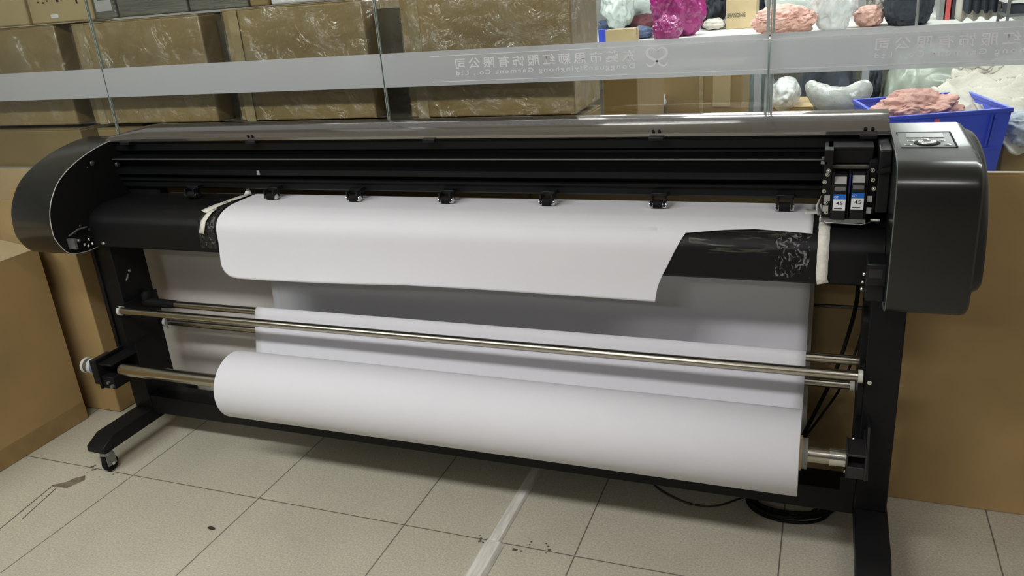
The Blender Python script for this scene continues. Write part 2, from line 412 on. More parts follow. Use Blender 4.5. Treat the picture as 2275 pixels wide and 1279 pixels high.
def film_over(t, sx, sy, z0, z1, seed):
    """crinkled stretch film standing a few millimetres off a carton's front and right side"""
    rows = []
    path = [(-sx, -sy)] + [(-sx + 2 * sx * i / 40, -sy) for i in range(1, 41)] + [(sx, -sy + 2 * sy * i / 14) for i in range(1, 15)]
    for j in range(25):
        z = z0 + (z1 - z0) * j / 24; row = []
        for i, (x, y) in enumerate(path):
            k = .004 + .005 * abs(noise.noise(Vector((x * 9 + seed, y * 9, z * 7)))) + .003 * noise.noise(Vector((x * 25, y * 20 + seed, z * 30)))
            row.append((x + (k if i > 40 else (k * .7 if i == 40 else 0)), y - (k if i <= 40 else 0), z))
        rows.append(row)
    return MB().sheet(rows).build('stretch_film', FILMW, t, sharp=180)
Z1 = 1.664
CG = 'wrapped cartons stacked behind the glass'
cols = [(-3.83, -3.14, 'leftmost'), (-3.04, -2.355, 'second from left'), (-2.245, -1.612, 'third from left'), (-1.455, -.817, 'rightmost')]
crt = []
for (a, b, nm), zt in zip(cols, (1.668, 1.664, 1.67, 1.76)):
    c_ = carton(a, b, 2.70 if nm != 'third from left' else 2.71, 3.03, 1.238, zt, '%s of the four large film-wrapped brown cartons at eye level behind the glass' % nm, CG)
    film_over(c_, (b - a) / 2, .165 if nm != 'third from left' else .16, .004, zt - 1.24, a)
    MB().box(-(b - a) / 2 + .03, -(b - a) / 2 + .075, -.1665, -.1655, .002, zt - 1.242).build('side_tape', TAPEC, c_)
for (a, b, nm) in cols:
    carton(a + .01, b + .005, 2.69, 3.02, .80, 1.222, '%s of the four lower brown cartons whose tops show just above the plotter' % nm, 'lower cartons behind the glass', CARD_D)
# dark fillers added deeper in the gaps, painted as the cartons' shaded side faces
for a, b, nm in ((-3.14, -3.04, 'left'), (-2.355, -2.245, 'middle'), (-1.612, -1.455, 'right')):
    pk = MB().box(a + .004, b - .004, 2.80, 2.95, .8, 1.63).build('gap_shade_filler', mat('gap_shade_dark', (.10, .085, .06), .3, bump=.7, bscale=12, coat=.5, var=.2, vscale=6))
    centre(pk); tag(pk, 'tall dark filler added in the %s gap as the shaded side of a large carton' % nm, 'filler', 'shade fillers between the cartons')

# things on top of the big cartons
GW = mat('grey_wrapped_stack', (.19, .185, .16), .3, var=.25, vscale=2, bump=.8, bscale=14, stretch=(1, 1, 8), coat=.6, crough=.2)
top = [(-3.90, -3.36, CARD_L, 'plain tan carton on top of the leftmost carton'), (-3.34, -2.97, CARD_L, 'tan carton with printed marks and a white sticker on top of the stack'),
       (-2.96, -2.84, GW, 'thin grey film-wrapped packet with a white printed label'),
       (-2.83, -2.46, GW, 'dark grey film-wrapped bundle above the second carton'),
       (-2.45, -2.16, GW, 'ribbed grey film-wrapped bundle beside the white box'), (-2.15, -2.06, CARD_D, 'narrow brown carton beside the white box'),
       (-2.05, -1.75, LABEL, 'white box on top of the third carton'), ]
for a, b, m, lb in top:
    x = thing('stacked_package', lb, 'package', ((a + b) / 2, 2.90, 1.674))
    s_ = (b - a) / 2
    MB().box(-s_, s_, -.13, .12, 0, .38).build('body', m, x, bevel=.008)
    if 'sticker' in lb:
        MB().box(-.06, -.015, -.132, -.1301, .02, .035).build('white_sticker', LABEL, x)
        mb = MB(); rnd = random.Random(3)
        for q in range(9): u = -.12 + .028 * q; mb.box(u, u + rnd.uniform(.006, .016), -.1315, -.1302, .07 + rnd.uniform(0, .03), .08 + rnd.uniform(0, .035))
        mb.build('printed_marks', INK, x, kind='stuff')
    if 'printed label' in lb:
        MB().box(-.045, .045, -.133, -.1302, .03, .20).build('paper_label', mat('label_grey', (.5, .5, .5), .5), x)
        mb = MB()
        for q in range(3): mb.box(-.025, .02 + .01 * q, -.1345, -.1331, .075 + .02 * q, .082 + .02 * q)
        mb.build('print_lines', INK, x)
fl = MB().box(-3.62, -3.0, 2.695, 2.9, 1.6695, 1.6725).build('loose_cardboard_sheet', CARD_L); centre(fl)
tag(fl, 'pale cardboard sheet lying on the top left cartons', 'cardboard sheet')

# stack side beyond the cartons and boxes in the aisle (mid distance)
p0 = at(1336, 130, 3.5); p1 = at(1415, 130, 3.5)
carton(p0.x, p1.x, 3.5, 4.1, 0, 1.33, 'plain brown carton standing just right of the film-wrapped stack', None, CARD_D, TAPE)
p0 = at(1470, 170, 4.4); p1 = at(1650, 170, 4.4)
c_ = carton(p0.x, p1.x, 4.4, 4.8, 0, 1.20, 'broad brown carton with a pale paper patch seen under the band beside the glass joint', None, CARD_D, TAPEC)
MB().box(.06, .15, -.203, -.2001, .99, 1.16).build('paper_patch', CARD_L, c_)
MB().box(-.01, .01, -.203, -.2001, .0, 1.19).build('tape', TAPEC, c_)
b_ = MB().box(*sorted((at(1452, 200, 4.3).x, at(1468, 200, 4.3).x)), 4.3, 4.39, 0, 1.0).build('blue_crate', BLUEP); centre(b_)
tag(b_, 'narrow edge of a blue crate between two brown cartons', 'crate')
wb = lump('white_bundle', at(1458, 222, 4.35), (.05, .08, .05), WHITEP, seed=4, sub=3); tag(wb, 'small white bundle on top of the narrow blue crate', 'bundle')
p0 = at(1712, 240, 5.0); p1 = at(1806, 240, 5.0)
carton(p0.x, p1.x, 5.0, 5.4, 0, at(1760, 238, 5.0).z, 'low tan carton under the clear plastic sack', None, CARD, TAPE)
p0 = at(1816, 240, 4.6); p1 = at(1916, 240, 4.6)
carton(p0.x, p1.x, 4.6, 5.0, 0, at(1860, 226, 4.6).z, 'tan carton under the rolled grey garment bag', None, CARD, TAPE)

# ================================================================ far side of the room
DARK = cloth('charcoal_fabric', (.035, .042, .055), .8, 20)
GRN = cloth('grey_green_sacking', (.11, .14, .13), .8, 16)
PINK = cloth('pink_fabric', (.78, .47, .40), 1, 16)
PINK.node_tree.nodes['Bump'].inputs['Distance'].default_value = .05
PINK2 = cloth('dusty_pink_fabric', (.60, .34, .29), .9, 40)
WHT = cloth('cream_fabric', (.55, .52, .45), .9, 14)
MAG = cloth('magenta_fabric', (.26, .008, .13), 1, 18, .35, .4)
DENIM = cloth('denim_fabric', (.12, .16, .26), .7, 16)
MAR = cloth('maroon_fabric', (.16, .05, .06), .8, 12)
CPL = plastic_mat('clear_plastic_bag', (.75, .77, .76), .3)
CPL2 = plastic_mat('milky_plastic_bag', (.62, .68, .64), .12)

YT = 9.6
# long white cutting table
tz = .95
t = thing('cutting_table', 'long white-topped cutting table far behind the glass', 'table', (-.9, YT + .7, 0))
MB().box(-2.9, 2.6, -1.3, 2.6, tz - .04, tz).build('table_top', WHITEP, t, bevel=.006)
for sx in (-2.8, 0, 2.5):
    for sy in (-1.2, 2.5): MB().box(sx - .025, sx + .025, sy - .025, sy + .025, 0, tz - .04).build('leg', GREYM, t)
MB().box(-2.1, 2.5, -.02, .02, .28, .31).build('stretcher', GREYM, t)

def span(px0, px1, py, Y):
    a = at(px0, py, Y); b = at(px1, py, Y); return (a + b) / 2, (b.x - a.x) / 2
def on_table(px, py):
    d = R @ Vector(((px - W / 2) / F, 1, -(py - H / 2) / F)); t = (tz - EYE) / d.z
    return min(d.y * t, 12.2)
def heap(name, px0, px1, py0, py1, Y, m, label, cat, depth=.3, grp=None, **kw):
    if Y is None: Y = on_table((px0 + px1) / 2, py1); kw['flat'] = tz + .001
    a = at((px0 + px1) / 2, (py0 + py1) / 2, Y); rx = (at(px1, py1, Y).x - at(px0, py1, Y).x) / 2; rz = abs(at(px0, py0, Y).z - at(px0, py1, Y).z) / 2
    if Y > 8: rz *= 1.12
    o = lump(name, a, (rx, depth, rz), m, **kw); tag(o, label, cat, grp); return o

heap('magenta_bag', 1452, 1562, -60, 80, None, MAG, 'shiny magenta plastic bag slumped on the far table', 'bag', .22, seed=2, amp=.25, fold=.12, sub=5)
heap('magenta_bundle', 1450, 1515, 38, 92, None, MAG, 'small magenta bundle in front of the shiny magenta bag', 'bundle', .2, seed=9, amp=.15, fold=.08, sub=5)
heap('dark_garment_pile', 1552, 1612, -60, 62, None, DARK, 'dark grey garments piled between the magenta bag and the printed carton', 'clothes', .3, seed=3, fold=.15, sub=5)
heap('white_roll', 1562, 1612, 42, 66, None, WHT, 'small white cloth roll in front of the dark grey garments', 'cloth roll', .15, seed=5, sub=4)
heap('denim_bundle', 1333, 1400, 42, 68, None, DENIM, 'blue denim bundle above the tan carton at the end of the wrapped stack', 'bundle', .2, seed=6, fold=.15, sub=4)
heap('denim_bundle', 1402, 1452, 60, 84, None, DENIM, 'blue denim bundle beside the magenta bag', 'bundle', .2, seed=7, fold=.15, sub=4)
heap('maroon_cloth', 1395, 1470, 34, 64, None, MAR, 'maroon cloth lying left of the magenta bag', 'cloth', .3, seed=8, fold=.1, sub=4)
heap('clear_bag', 1340, 1405, -40, 60, 11.2, CPL2, 'tall crinkled clear bag above the denim bundle', 'bag', .3, seed=11, fold=.1, sub=5)
heap('white_sack', 1404, 1500, -70, 48, 12.4, CPL2, 'white sack standing behind the maroon cloth', 'sack', .4, seed=12, fold=.08, sub=4, sq=.6)
# tan carton below the denim
a = at(1345, 90, 9.05); b = at(1409, 66, 9.05)
carton(a.x, b.x, 9.05, 9.3, tz, at(1375, 66, 9.05).z, 'small tan carton under the blue denim bundle', None, CARD_L, TAPEC)
a = at(1330, 90, 9.05); b = at(1344, 66, 9.05)
bb = MB().box(a.x, b.x, 9.05, 9.15, tz, at(1340, 66, 9.05).z).build('blue_box', BLUEP); centre(bb); tag(bb, 'thin blue box beside the small tan carton', 'box')
# printed carton
yc_ = on_table(1645, 64); a = at(1612, 64, yc_); b = at(1679, 64, yc_); a.z = tz
zt = at(1645, -12, yc_).z
c_ = carton(a.x, b.x, yc_, yc_ + .4, a.z, zt, 'printed tan carton standing on the white table between dark clothes and pink fabric', None, CARD_L, TAPEC)
hx = (b.x - a.x) / 2; zl = at(1645, 36, yc_).z - a.z
text_mesh('printing', 'BRANDING', INK, lambda u, v: Vector((-hx * .9 + hx * 1.2 * u, -.2035, zl - .01 + .05 * v)), c_)
heap('pink_fabric_pile', 1672, 1812, 14, 76, None, PINK, 'crumpled pink fabric pile on the table behind the glass joint', 'fabric', .3, seed=21, amp=.16, fold=.10, sub=6, freq=2)
heap('pale_green_sack', 1700, 1830, -80, 52, 11.8, CPL2, 'pale greenish plastic sack behind the pink fabric pile', 'sack', .4, seed=22, sub=4, sq=.6, fold=.05)
heap('grey_garment', 1676, 1706, -20, 26, None, DARK, 'dark garment tucked between printed carton and pink fabric', 'clothes', .2, seed=23, fold=.1, sub=4)
heap('white_plastic_bag', 1806, 1902, -60, 66, None, CPL, 'white see-through plastic bag on the far table', 'bag', .25, seed=24, amp=.2, fold=.1, sub=5)
heap('pink_fabric', 1898, 1965, 14, 58, None, PINK, 'pink fabric heap right of the white plastic bag', 'fabric', .2, seed=25, amp=.16, fold=.09, sub=5)
heap('patterned_garment', 1925, 1975, -60, 34, None, mat('speckled_fabric', (.45, .42, .36), .8, col2=(.06, .055, .05), vscale=30), 'speckled black and cream garment behind the pink fabric heap', 'clothes', .2, seed=26, fold=.08, sub=4)
heap('dark_puffer_jacket', 1966, 2074, -60, 54, None, DARK, 'dark quilted jacket pile on the far table', 'jacket', .3, seed=27, amp=.12, fold=.10, sub=5, fdir=Vector((.1, .1, 1.6)), sq=.7)
# rolls of binders
x = at(2092, 20, YT + .6)
for q, (dx, mm) in enumerate(((0, mat('grey_file', (.3, .3, .3), .5)), (.05, REDP), (.10, mat('dark_file', (.05, .05, .06), .5)))):
    o = MB().box(x.x + dx * 1.2 - .02, x.x + dx * 1.2 + .025, YT + .6, YT + .85, tz, tz + .75).build('file_board', mm); centre(o)
    tag(o, ('tall grey', 'tall red', 'tall black')[q] + ' board standing on edge behind the dark jacket pile', 'board', 'boards standing on edge')
# hanging garments on a rail
rail_y = YT - .2
a = at(2120, -40, rail_y); b = at(2235, -40, rail_y)
t = thing('garment_rail', 'metal garment rail above the frame edge holding dark and white tops', 'rail', (a.x, rail_y, 0))
rz = at(2180, -130, rail_y).z
MB().cyl((-.3, 0, rz), (b.x - a.x + .3, 0, rz), .012, 12).build('bar', GREYM, t)
for q in (-.3, b.x - a.x + .3): MB().cyl((q, 0, 0), (q, 0, rz), .015, 12).build('post', GREYM, t)
def hanging(px0, px1, pyb, Y, m, label, seed):
    a = at(px0, pyb, Y); b = at(px1, pyb, Y); rows = []
    for k in range(13):
        u = k / 12; z = rz - .02 + (a.z - rz + .02) * u; row = []
        for j in range(33):
            s_ = j / 32; wd = (.55 + .45 * min(1, u * 3))
            xm = (a.x + b.x) / 2 + (s_ - .5) * (b.x - a.x) * wd
            row.append((xm, Y + .025 * math.sin(j * .9 + seed) * u, z + .02 * math.sin(j * .8 + seed) * u))
        rows.append(row)
    o = MB().sheet(rows).build('hanging_garment', m, solid=.02); centre(o); tag(o, label, 'garment'); return o
hanging(2139, 2222, 28, rail_y, DARK, 'dark navy top hanging above the band at the right', 1)
hanging(2122, 2243, 44, rail_y + .12, WHT, 'cream garment hanging behind the dark navy top', 2)
# shelf unit at the far right
a = at(2236, 40, YT - .8)
t = thing('storage_rack', 'dark storage rack with a pale shelf at the upper right corner', 'shelf', (a.x + .3, YT - .6, 0))
for q, (z0, mm) in enumerate(((at(2255, 4, YT - .8).z, WHITEP), (at(2255, 34, YT - .8).z, GREYM), (at(2255, 80, YT - .8).z, GREYM))):
    MB().box(-.3, .5, -.2, .3, z0 - .012, z0 + .012).build('shelf', mm, t)
for q in (-.29, .49):
    for s_ in (-.19, .29): MB().box(q - .012, q + .012, s_ - .012, s_ + .012, 0, 1.9).build('post', GREYM, t)
z0 = at(2255, 34, YT - .8).z
bx = MB().box(a.x + .02, a.x + .78, YT - .78, YT - .4, z0 + .0125, z0 + .14).build('dark_bin', DARK); centre(bx); tag(bx, 'dark storage bin on the rack at the upper right corner', 'bin')

# mid-distance: below the band
heap('grey_green_sack', 1652, 1712, 120, 520, 6.2, GRN, 'dark grey green sack beside the broad brown carton', 'sack', .3, seed=31, fold=.06, sub=4, sq=.6)
heap('clear_plastic_sack', 1712, 1778, 172, 244, 5.1, CPL, 'clear plastic sack resting on the low tan carton', 'sack', .25, seed=32, amp=.1, fold=.02, sub=5)
heap('dark_sack', 1768, 1900, 120, 520, 6.0, DARK, 'large dark sack behind the rolled grey garment bag', 'sack', .4, seed=33, fold=.06, sub=4, sq=.7)
# rolled translucent bundle (a sagging roll)
pts = [at(1797, 184, 4.7), at(1815, 205, 4.65), at(1845, 222, 4.6), at(1885, 222, 4.6), at(1915, 200, 4.65), at(1920, 184, 4.7)]
pp = catmull([tuple(p) for p in pts], 8)
rr = [.012 + .062 * math.sin(math.pi * min(1, max(0, k / (len(pp) - 1)))) ** .7 + .004 * noise.noise(Vector((k * .35, 0, 0))) for k in range(len(pp))]
o = MB().rod(pp, rr, 18).build('garment_bag', mat('pale_grey_wrap', (.42, .44, .41), .35, var=.12, vscale=14, bump=.8, bscale=22, coat=.4)); centre(o)
tag(o, 'rolled pale grey garment bag sagging on the carton left of the blue tub', 'garment bag')
# rack post + metal stand
for px, nm, Yp in ((1922, 'grey metal rack post left of the blue tub', 5.4), (1683, 'grey metal rack post just left of the glass joint', 5.2)):
    x = at(px, 180, Yp)
    o = MB().box(x.x - .02, x.x + .02, Yp, Yp + .04, 0, 1.21).build('rack_post', mat('rack_grey', (.36, .38, .42), .5)); centre(o)
    tag(o, nm, 'post')
heap('dark_fabric', 1926, 1958, 120, 232, 5.6, DARK, 'dark fabric hanging between the rack post and the pale green sack', 'fabric', .2, seed=35, fold=.1, sub=4)
heap('green_plastic_sack', 1948, 2150, 118, 560, 5.4, mat('milky_green_sack', (.40, .45, .38), .35, var=.15, vscale=5, bump=.7, bscale=10, coat=.4, crough=.2), 'large milky green plastic sack behind the blue tub', 'sack', .4, seed=36, amp=.08, fold=.03, sub=5, sq=.6)

# cream cloth spilling behind and beside the tub
rows = []
NU, NV = 120, 90
A0 = [at(2128, 118, 4.6), at(2135, 160, 4.55), at(2100, 188, 4.5), at(2060, 205, 4.35), at(2090, 215, 4.2)]
B0 = [at(2330, 90, 4.9), at(2360, 150, 4.6), at(2380, 200, 4.4), at(2380, 260, 4.25), at(2340, 345, 4.15)]
def lerp_list(L, t):
    f_ = t * (len(L) - 1); i = min(int(f_), len(L) - 2); return L[i].lerp(L[i + 1], f_ - i)
for j in range(NV):
    v_ = j / (NV - 1); a = lerp_list(A0, v_); b = lerp_list(B0, v_); row = []
    for i in range(NU):
        u = i / (NU - 1); p = a.lerp(b, u)
        wv = .05 * (1 - 2 * abs(math.sin(8 * v_ + 5 * u + 2 * noise.noise(Vector((u * 3, v_ * 2, 1)))))) + .03 * (1 - 3 * abs(noise.noise(Vector((u * 3 + v_ * 3, v_ * 11 + u * 4, 9))))) + .04 * noise.noise(Vector((u * 5, v_ * 6, 3))) + .02 * noise.noise(Vector((u * 14, v_ * 20, 5)))
        row.append((p.x, p.y - .25 * math.sin(math.pi * u) + wv, p.z + wv * .6))
    rows.append(row)
o = MB().sheet(rows).build('cream_cloth', WHT, solid=.01, sharp=180); centre(o)
tag(o, 'long cream cloth spilling over behind the blue tub at the right edge', 'cloth')
heap('pale_blue_cloth', 2222, 2340, 250, 326, 3.97, cloth('pale_blue_fabric', (.45, .50, .56), .7, 12), 'pale blue-grey cloth heap right of the blue tub', 'cloth', .12, seed=41, fold=.15, sub=5)
p0 = at(2225, 345, 4.0); p1 = at(2360, 345, 4.0)
c_ = carton(p0.x, p1.x, 4.0, 4.5, 0, at(2260, 318, 4.0).z, 'brown carton with a film-wrapped lid beside the tub at the right edge', None, CARD, TAPEC)

# blue tub full of pink fabric
tz1 = 1.05
FLc, FRc, BRc, BLc = at(1985, 260, 3.64), at(2252, 240, 3.80), at(2203, 212, 4.15), at(1915, 210, 4.276)
P = [Vector((.205, 3.62)), Vector((.70, 3.80)), Vector((.60, 4.30)), Vector((.105, 4.12))]
cen = sum(P, Vector((0, 0))) / 4
t = thing('storage_tub', 'blue plastic tub heaped with dusty pink fabric behind the plotter control end', 'tub', (cen.x, cen.y, .55))
def ring(k, z): return [((cen.x + (p.x - cen.x) * k) - cen.x, (cen.y + (p.y - cen.y) * k) - cen.y, z - .55) for p in P]
mb = MB(); mb.loft([ring(.80, .55), ring(.985, 1.045)], cap=False); mb.add(ring(.80, .552), [(0, 1, 2, 3)])
mb.build('tub_wall', BLUEP, t, solid=.006, bevel=.004)
mb = MB()
for zz, k0 in ((1.035, 1.0), (.93, .985), (.80, .94)):
    r0, r1 = ring(k0 - .02 if zz < 1 else .955, zz), ring(k0 + .012, zz); r2, r3 = ring(k0 + .012, zz + (.018 if zz > 1 else .008)), ring(k0 - .02 if zz < 1 else .955, zz + (.018 if zz > 1 else .008))
    if zz > 1: mb.loft([r0, r1, r2, r3, r0], cap=False)
mb.build('rim', BLUEP, t, bevel=.003)
# ribs on the front wall
d = (P[1] - P[0]); n_ = Vector((d.y, -d.x)).normalized()
mb = MB()
for u in (.17, .20, .84, .87):
    for z0, z1 in ((.90, 1.03),):
        q0 = P[0] + d * u; 
        def P3(off, z, uu): 
            k = .80 + .17 * (z - .55) / .45
            q = cen + (P[0] + d * uu - cen) * k + n_ * off
            return (q.x - cen.x, q.y - cen.y, z - .55)
        mb.hexa([P3(0, z0, u), P3(0, z0, u + .015), P3(.012, z0, u + .015), P3(.012, z0, u)], [P3(0, z1, u), P3(0, z1, u + .015), P3(.012, z1, u + .015), P3(.012, z1, u)])
mb.build('rib', BLUEP, t)
mb = MB()
for z0, z1 in ((.885, .893), (.76, .768)):
    mb.hexa([P3(0, z0, .02), P3(0, z0, .98), P3(.008, z0, .98), P3(.008, z0, .02)], [P3(0, z1, .02), P3(0, z1, .98), P3(.008, z1, .98), P3(.008, z1, .02)])
mb.build('moulded_ledge', BLUEP, t)
mb = MB().hexa([P3(.010, .97, .40), P3(.010, .97, .435), P3(.016, .97, .435), P3(.016, .97, .40)], [P3(.014, 1.03, .395), P3(.014, 1.03, .43), P3(.02, 1.03, .43), P3(.02, 1.03, .395)])
o = mb.build('red_tag', REDP, t); o['label'] = 'red strap tag'
fb = lump('pink_fabric_heap', (cen.x - .04, cen.y - .02, 1.02), (.17, .17, .085), PINK2, seed=51, amp=.26, fold=.07, sub=6, freq=2.4)
tag(fb, 'dusty pink fabric heap filling the blue tub', 'fabric')
fb = lump('pink_fabric_heap', (cen.x - .17, cen.y - .06, 1.0), (.09, .12, .055), cloth('pale_pink_fabric', (.62, .38, .32), 1, 30), seed=55, amp=.4, fold=.14, sub=5)
tag(fb, 'paler pink fabric bunched in the left corner of the blue tub', 'fabric')
# stand under the tub
t2 = thing('low_table', 'grey stand carrying the blue tub, hidden by the plotter', 'table', (cen.x, cen.y, 0))
MB().box(-.3, .3, -.25, .25, .52, .548).build('table_top', GREYM, t2)
for sx in (-.27, .27):
    for sy in (-.22, .22): MB().box(sx - .02, sx + .02, sy - .02, sy + .02, 0, .52).build('leg', GREYM, t2)

# ================================================================ near cardboard
# leaning sheets against the partition
def lean(x0, x1, z0, z1, yb, yt, label, m, th=.006, grp=None):
    def y(z): return yb + (yt - yb) * z / 1.07
    a = [(x0, y(z0), z0), (x1, y(z0), z0), (x1, y(z0) + th, z0), (x0, y(z0) + th, z0)]
    b = [(x0, y(z1), z1), (x1, y(z1), z1), (x1, y(z1) + th, z1), (x0, y(z1) + th, z1)]
    o = MB().hexa(a, b).build('cardboard_sheet', m); centre(o)
    return tag(o, label, 'cardboard sheet', grp)
lean(.185, 1.05, .002, 1.072, 2.49, 2.575, 'large brown cardboard sheet leaning on the partition right of the plotter', CARD)
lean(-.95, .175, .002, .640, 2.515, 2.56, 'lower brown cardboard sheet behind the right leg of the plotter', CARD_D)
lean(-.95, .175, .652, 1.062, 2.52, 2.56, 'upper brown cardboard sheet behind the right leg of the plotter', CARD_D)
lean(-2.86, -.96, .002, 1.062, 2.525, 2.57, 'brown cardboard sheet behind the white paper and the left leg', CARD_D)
# box behind the left end
x0, x1, y0, y1, zt = -3.20, -2.925, 2.33, 2.50, 1.035
t = thing('carton', 'brown carton against the partition behind the left end of the plotter', 'carton', ((x0 + x1) / 2, (y0 + y1) / 2, 0))
sx = (x1 - x0) / 2; sy = (y1 - y0) / 2
MB().box(-sx, sx, -sy, sy, .002, zt).build('body', CARD, t, bevel=.004)
x0, x1, y0, y1, zt = -4.1, -3.21, 2.33, 2.50, .92
t = thing('carton', 'brown carton with a raised flap wedged behind the open carton at the left edge', 'carton', ((x0 + x1) / 2, (y0 + y1) / 2, 0))
sx = (x1 - x0) / 2; sy = (y1 - y0) / 2
MB().box(-sx, sx, -sy, sy, .002, zt).build('body', CARD, t, bevel=.004)
MB().hexa([(-sx, -sy, zt), (sx, -sy, zt), (sx, -sy + .004, zt), (-sx, -sy + .004, zt)], [(-sx, -sy - .02, zt + .10), (sx - .06, -sy - .02, zt + .10), (sx - .06, -sy - .016, zt + .10), (-sx, -sy - .016, zt + .10)]).build('flap', CARD_L, t)
MB().hexa([(-sx, -sy - .003, zt - .09), (sx, -sy - .003, zt - .09), (sx, -sy - .007, zt - .09), (-sx, -sy - .007, zt - .09)], [(-sx, -sy - .003, zt - .01), (sx, -sy - .003, zt - .03), (sx, -sy - .007, zt - .03), (-sx, -sy - .007, zt - .01)]).build('flap', CARD_L, t)
lean(-4.2, -2.9, .003, 1.064, 2.545, 2.588, 'pale cardboard sheet leaning on the partition at the far left', CARD_L)

# the big open carton at the left edge
X = -3.04
t = thing('open_carton', 'large open brown carton at the left edge of the floor', 'carton', (-3.5, 1.6, 0))
def L_(x, y, z): return (x + 3.5, y - 1.6, z)
def wall(mb, x0, x1, y0, y1, z0, z1):
    a = L_(x0, y0, z0); b = L_(x1, y1, z1); mb.box(a[0], b[0], a[1], b[1], a[2], b[2])
mb = MB()
wall(mb, X - .006, X, .95, 2.255, .003, .803); wall(mb, -3.98, -3.974, .95, 2.255, .003, .80)
wall(mb, -3.974, X - .006, .95, .956, .003, .80); wall(mb, -3.974, X - .006, 2.249, 2.255, .003, .80); wall(mb, -3.974, X - .006, .956, 2.249, .003, .010)
mb.build('body', CARD, t)
MB().box(X + 3.5, X + 3.5 + .0012, -.65, .655, .002, .085).build('tape', TAPE, t)
def flap(p, name='flap', m=CARD_L):
    a = [Vector(L_(*q)) for q in p]; n_ = (a[1] - a[0]).cross(a[3] - a[0]).normalized() * .005
    MB().hexa(a, [q + n_ for q in a]).build(name, m, t)
flap([(X, .96, .803), (X, 2.25, .803), (X - .25, 2.20, .87), (X - .25, .99, .87)])
flap([(X - .01, 2.252, .80), (-3.97, 2.252, .80), (-3.95, 2.295, 1.0), (X - .06, 2.295, 1.0)], m=CARD_D)
flap([(-3.974, .96, .80), (-3.974, 2.25, .80), (-4.20, 2.24, .94), (-4.20, .98, .94)])
flap([(X - .01, .952, .80), (-3.97, .952, .80), (-3.95, .70, .78), (X - .03, .70, .78)])

# ================================================================ the plotter
PX0, PX1 = -2.62, .158
PL = thing('wide_format_plotter', 'black wide-format garment plotter on a castored stand filling the room', 'plotter', (-1.23, 2.27, 0))
PO = []
def part(mb, name, m, parent=None, **kw):
    o = mb.build(name, m, parent if parent is not None else None, **kw)
    if parent is None: PO.append(o)
    return o

# --- end covers
Lp = [(2.47, .90), (2.475, 1.20), (2.45, 1.233), (2.375, 1.230), (2.27, 1.211), (2.177, 1.180), (2.10, 1.138), (2.05, 1.084), (2.021, 1.024), (2.013, .957), (2.02, .925), (2.035, .896), (2.048, .878), (2.068, .864), (2.10, .857), (2.165, .853), (2.30, .87)]
Lp = [(round(y, 4), round(z, 4)) for y, z in Lp]
def dense(P, keep=3, n=5):
    """smooth all but the first few (back) points"""
    q = catmull(P[keep - 1:], n); return P[:keep - 1] + [tuple(p) for p in q]
LD = dense(Lp)
def inset(P, d, c=(2.24, 1.03)):
    out = []
    for y, z in P:
        v = Vector((c[0] - y, c[1] - z)); l = v.length; v = v / l * min(d, l * .9); out.append((y + v.x, z + v.y))
    return out
def secs(P, L): return [[(x, y, z) for y, z in inset(P, d)] for x, d in L]
lc = part(MB().loft(secs(LD, [(-2.612, 0), (-2.800, 0), (-2.812, .003), (-2.820, .012)])), 'end_cover', COVER, sharp=30, label='rounded left end cover')
part(MB().loft(secs(LD, [(-2.6105, .004), (-2.611, .004)])), 'inner_plate', BLKR, lc)
# bright rim line round the plate
mb = MB(); rim = [(-2.611, y, z) for y, z in LD[3:-1]]
mb.rod(rim, .0016, 6); part(mb, 'edge_trim', mat('pale_trim', (.5, .5, .48), .4), lc)
for y, z, r in ((2.255, 1.165, .011), (2.37, 1.135, .013), (2.23, 1.155, .004), (2.13, .955, .005), (2.10, .935, .005), (2.165, .93, .006)):
    part(MB().ball((-2.607, y, z), r, sx=.6), 'screw', mat('dark_screw', (.08, .08, .08), .35, metal=.7), lc)
# latch bracket at the bottom of the plate
mb = MB().box(-2.612, -2.575, 2.06, 2.07, .885, .925).rod([(-2.60, 2.065, .935), (-2.60, 2.11, .947), (-2.60, 2.15, .945)], .003, 8)
mb.cyl((-2.606, 2.07, .915), (-2.575, 2.085, .912), .006, 12)
part(mb, 'latch', GREYM, lc)
for y, z in ((2.12, .885), (2.145, .897), (2.135, .875), (2.155, .877)): part(MB().ball((-2.60, y, z), .006, sx=.9), 'latch_screw', CHROME, lc)

Rp = [(2.475, .90), (2.475, 1.215), (2.45, 1.240), (2.16, 1.230), (2.085, 1.222), (2.055, 1.216), (2.030, 1.203), (2.012, 1.182), (2.004, 1.155), (2.000, 1.11), (1.998, .98), (2.0, .92), (2.004, .885), (2.013, .862), (2.035, .850), (2.10, .846), (2.30, .86)]
RDn = dense(Rp, 4)
rc = part(MB().loft(secs(RDn, [(PX1, 0), (.322, 0), (.332, .004), (.338, .012)])), 'end_cover', COVER, sharp=30, label='boxy right end cover with control panel')
Rp2 = [(2.475, .92), (2.475, 1.18), (2.455, 1.228), (2.36, 1.228), (2.25, 1.214), (2.165, 1.175), (2.105, 1.11), (2.074, 1.05), (2.06, .98), (2.058, .92), (2.064, .895), (2.08, .882), (2.12, .875), (2.30, .88)]
mb = MB().loft([[(.330, y, z) for y, z in inset(RP_, 0)] for RP_ in [dense(Rp2, 3)]] + [[(x, y, z) for y, z in inset(dense(Rp2, 3), d)] for x, d in ((.350, .010), (.362, .018), (.370, .03))])
part(mb, 'side_shell', COVER, rc, sharp=30)
mb = MB().rod([(PX1 - .0005, y, z) for y, z in RDn[3:-1]], .0014, 6); part(mb, 'edge_trim', mat('dull_trim', (.10, .13, .11), .4), rc)
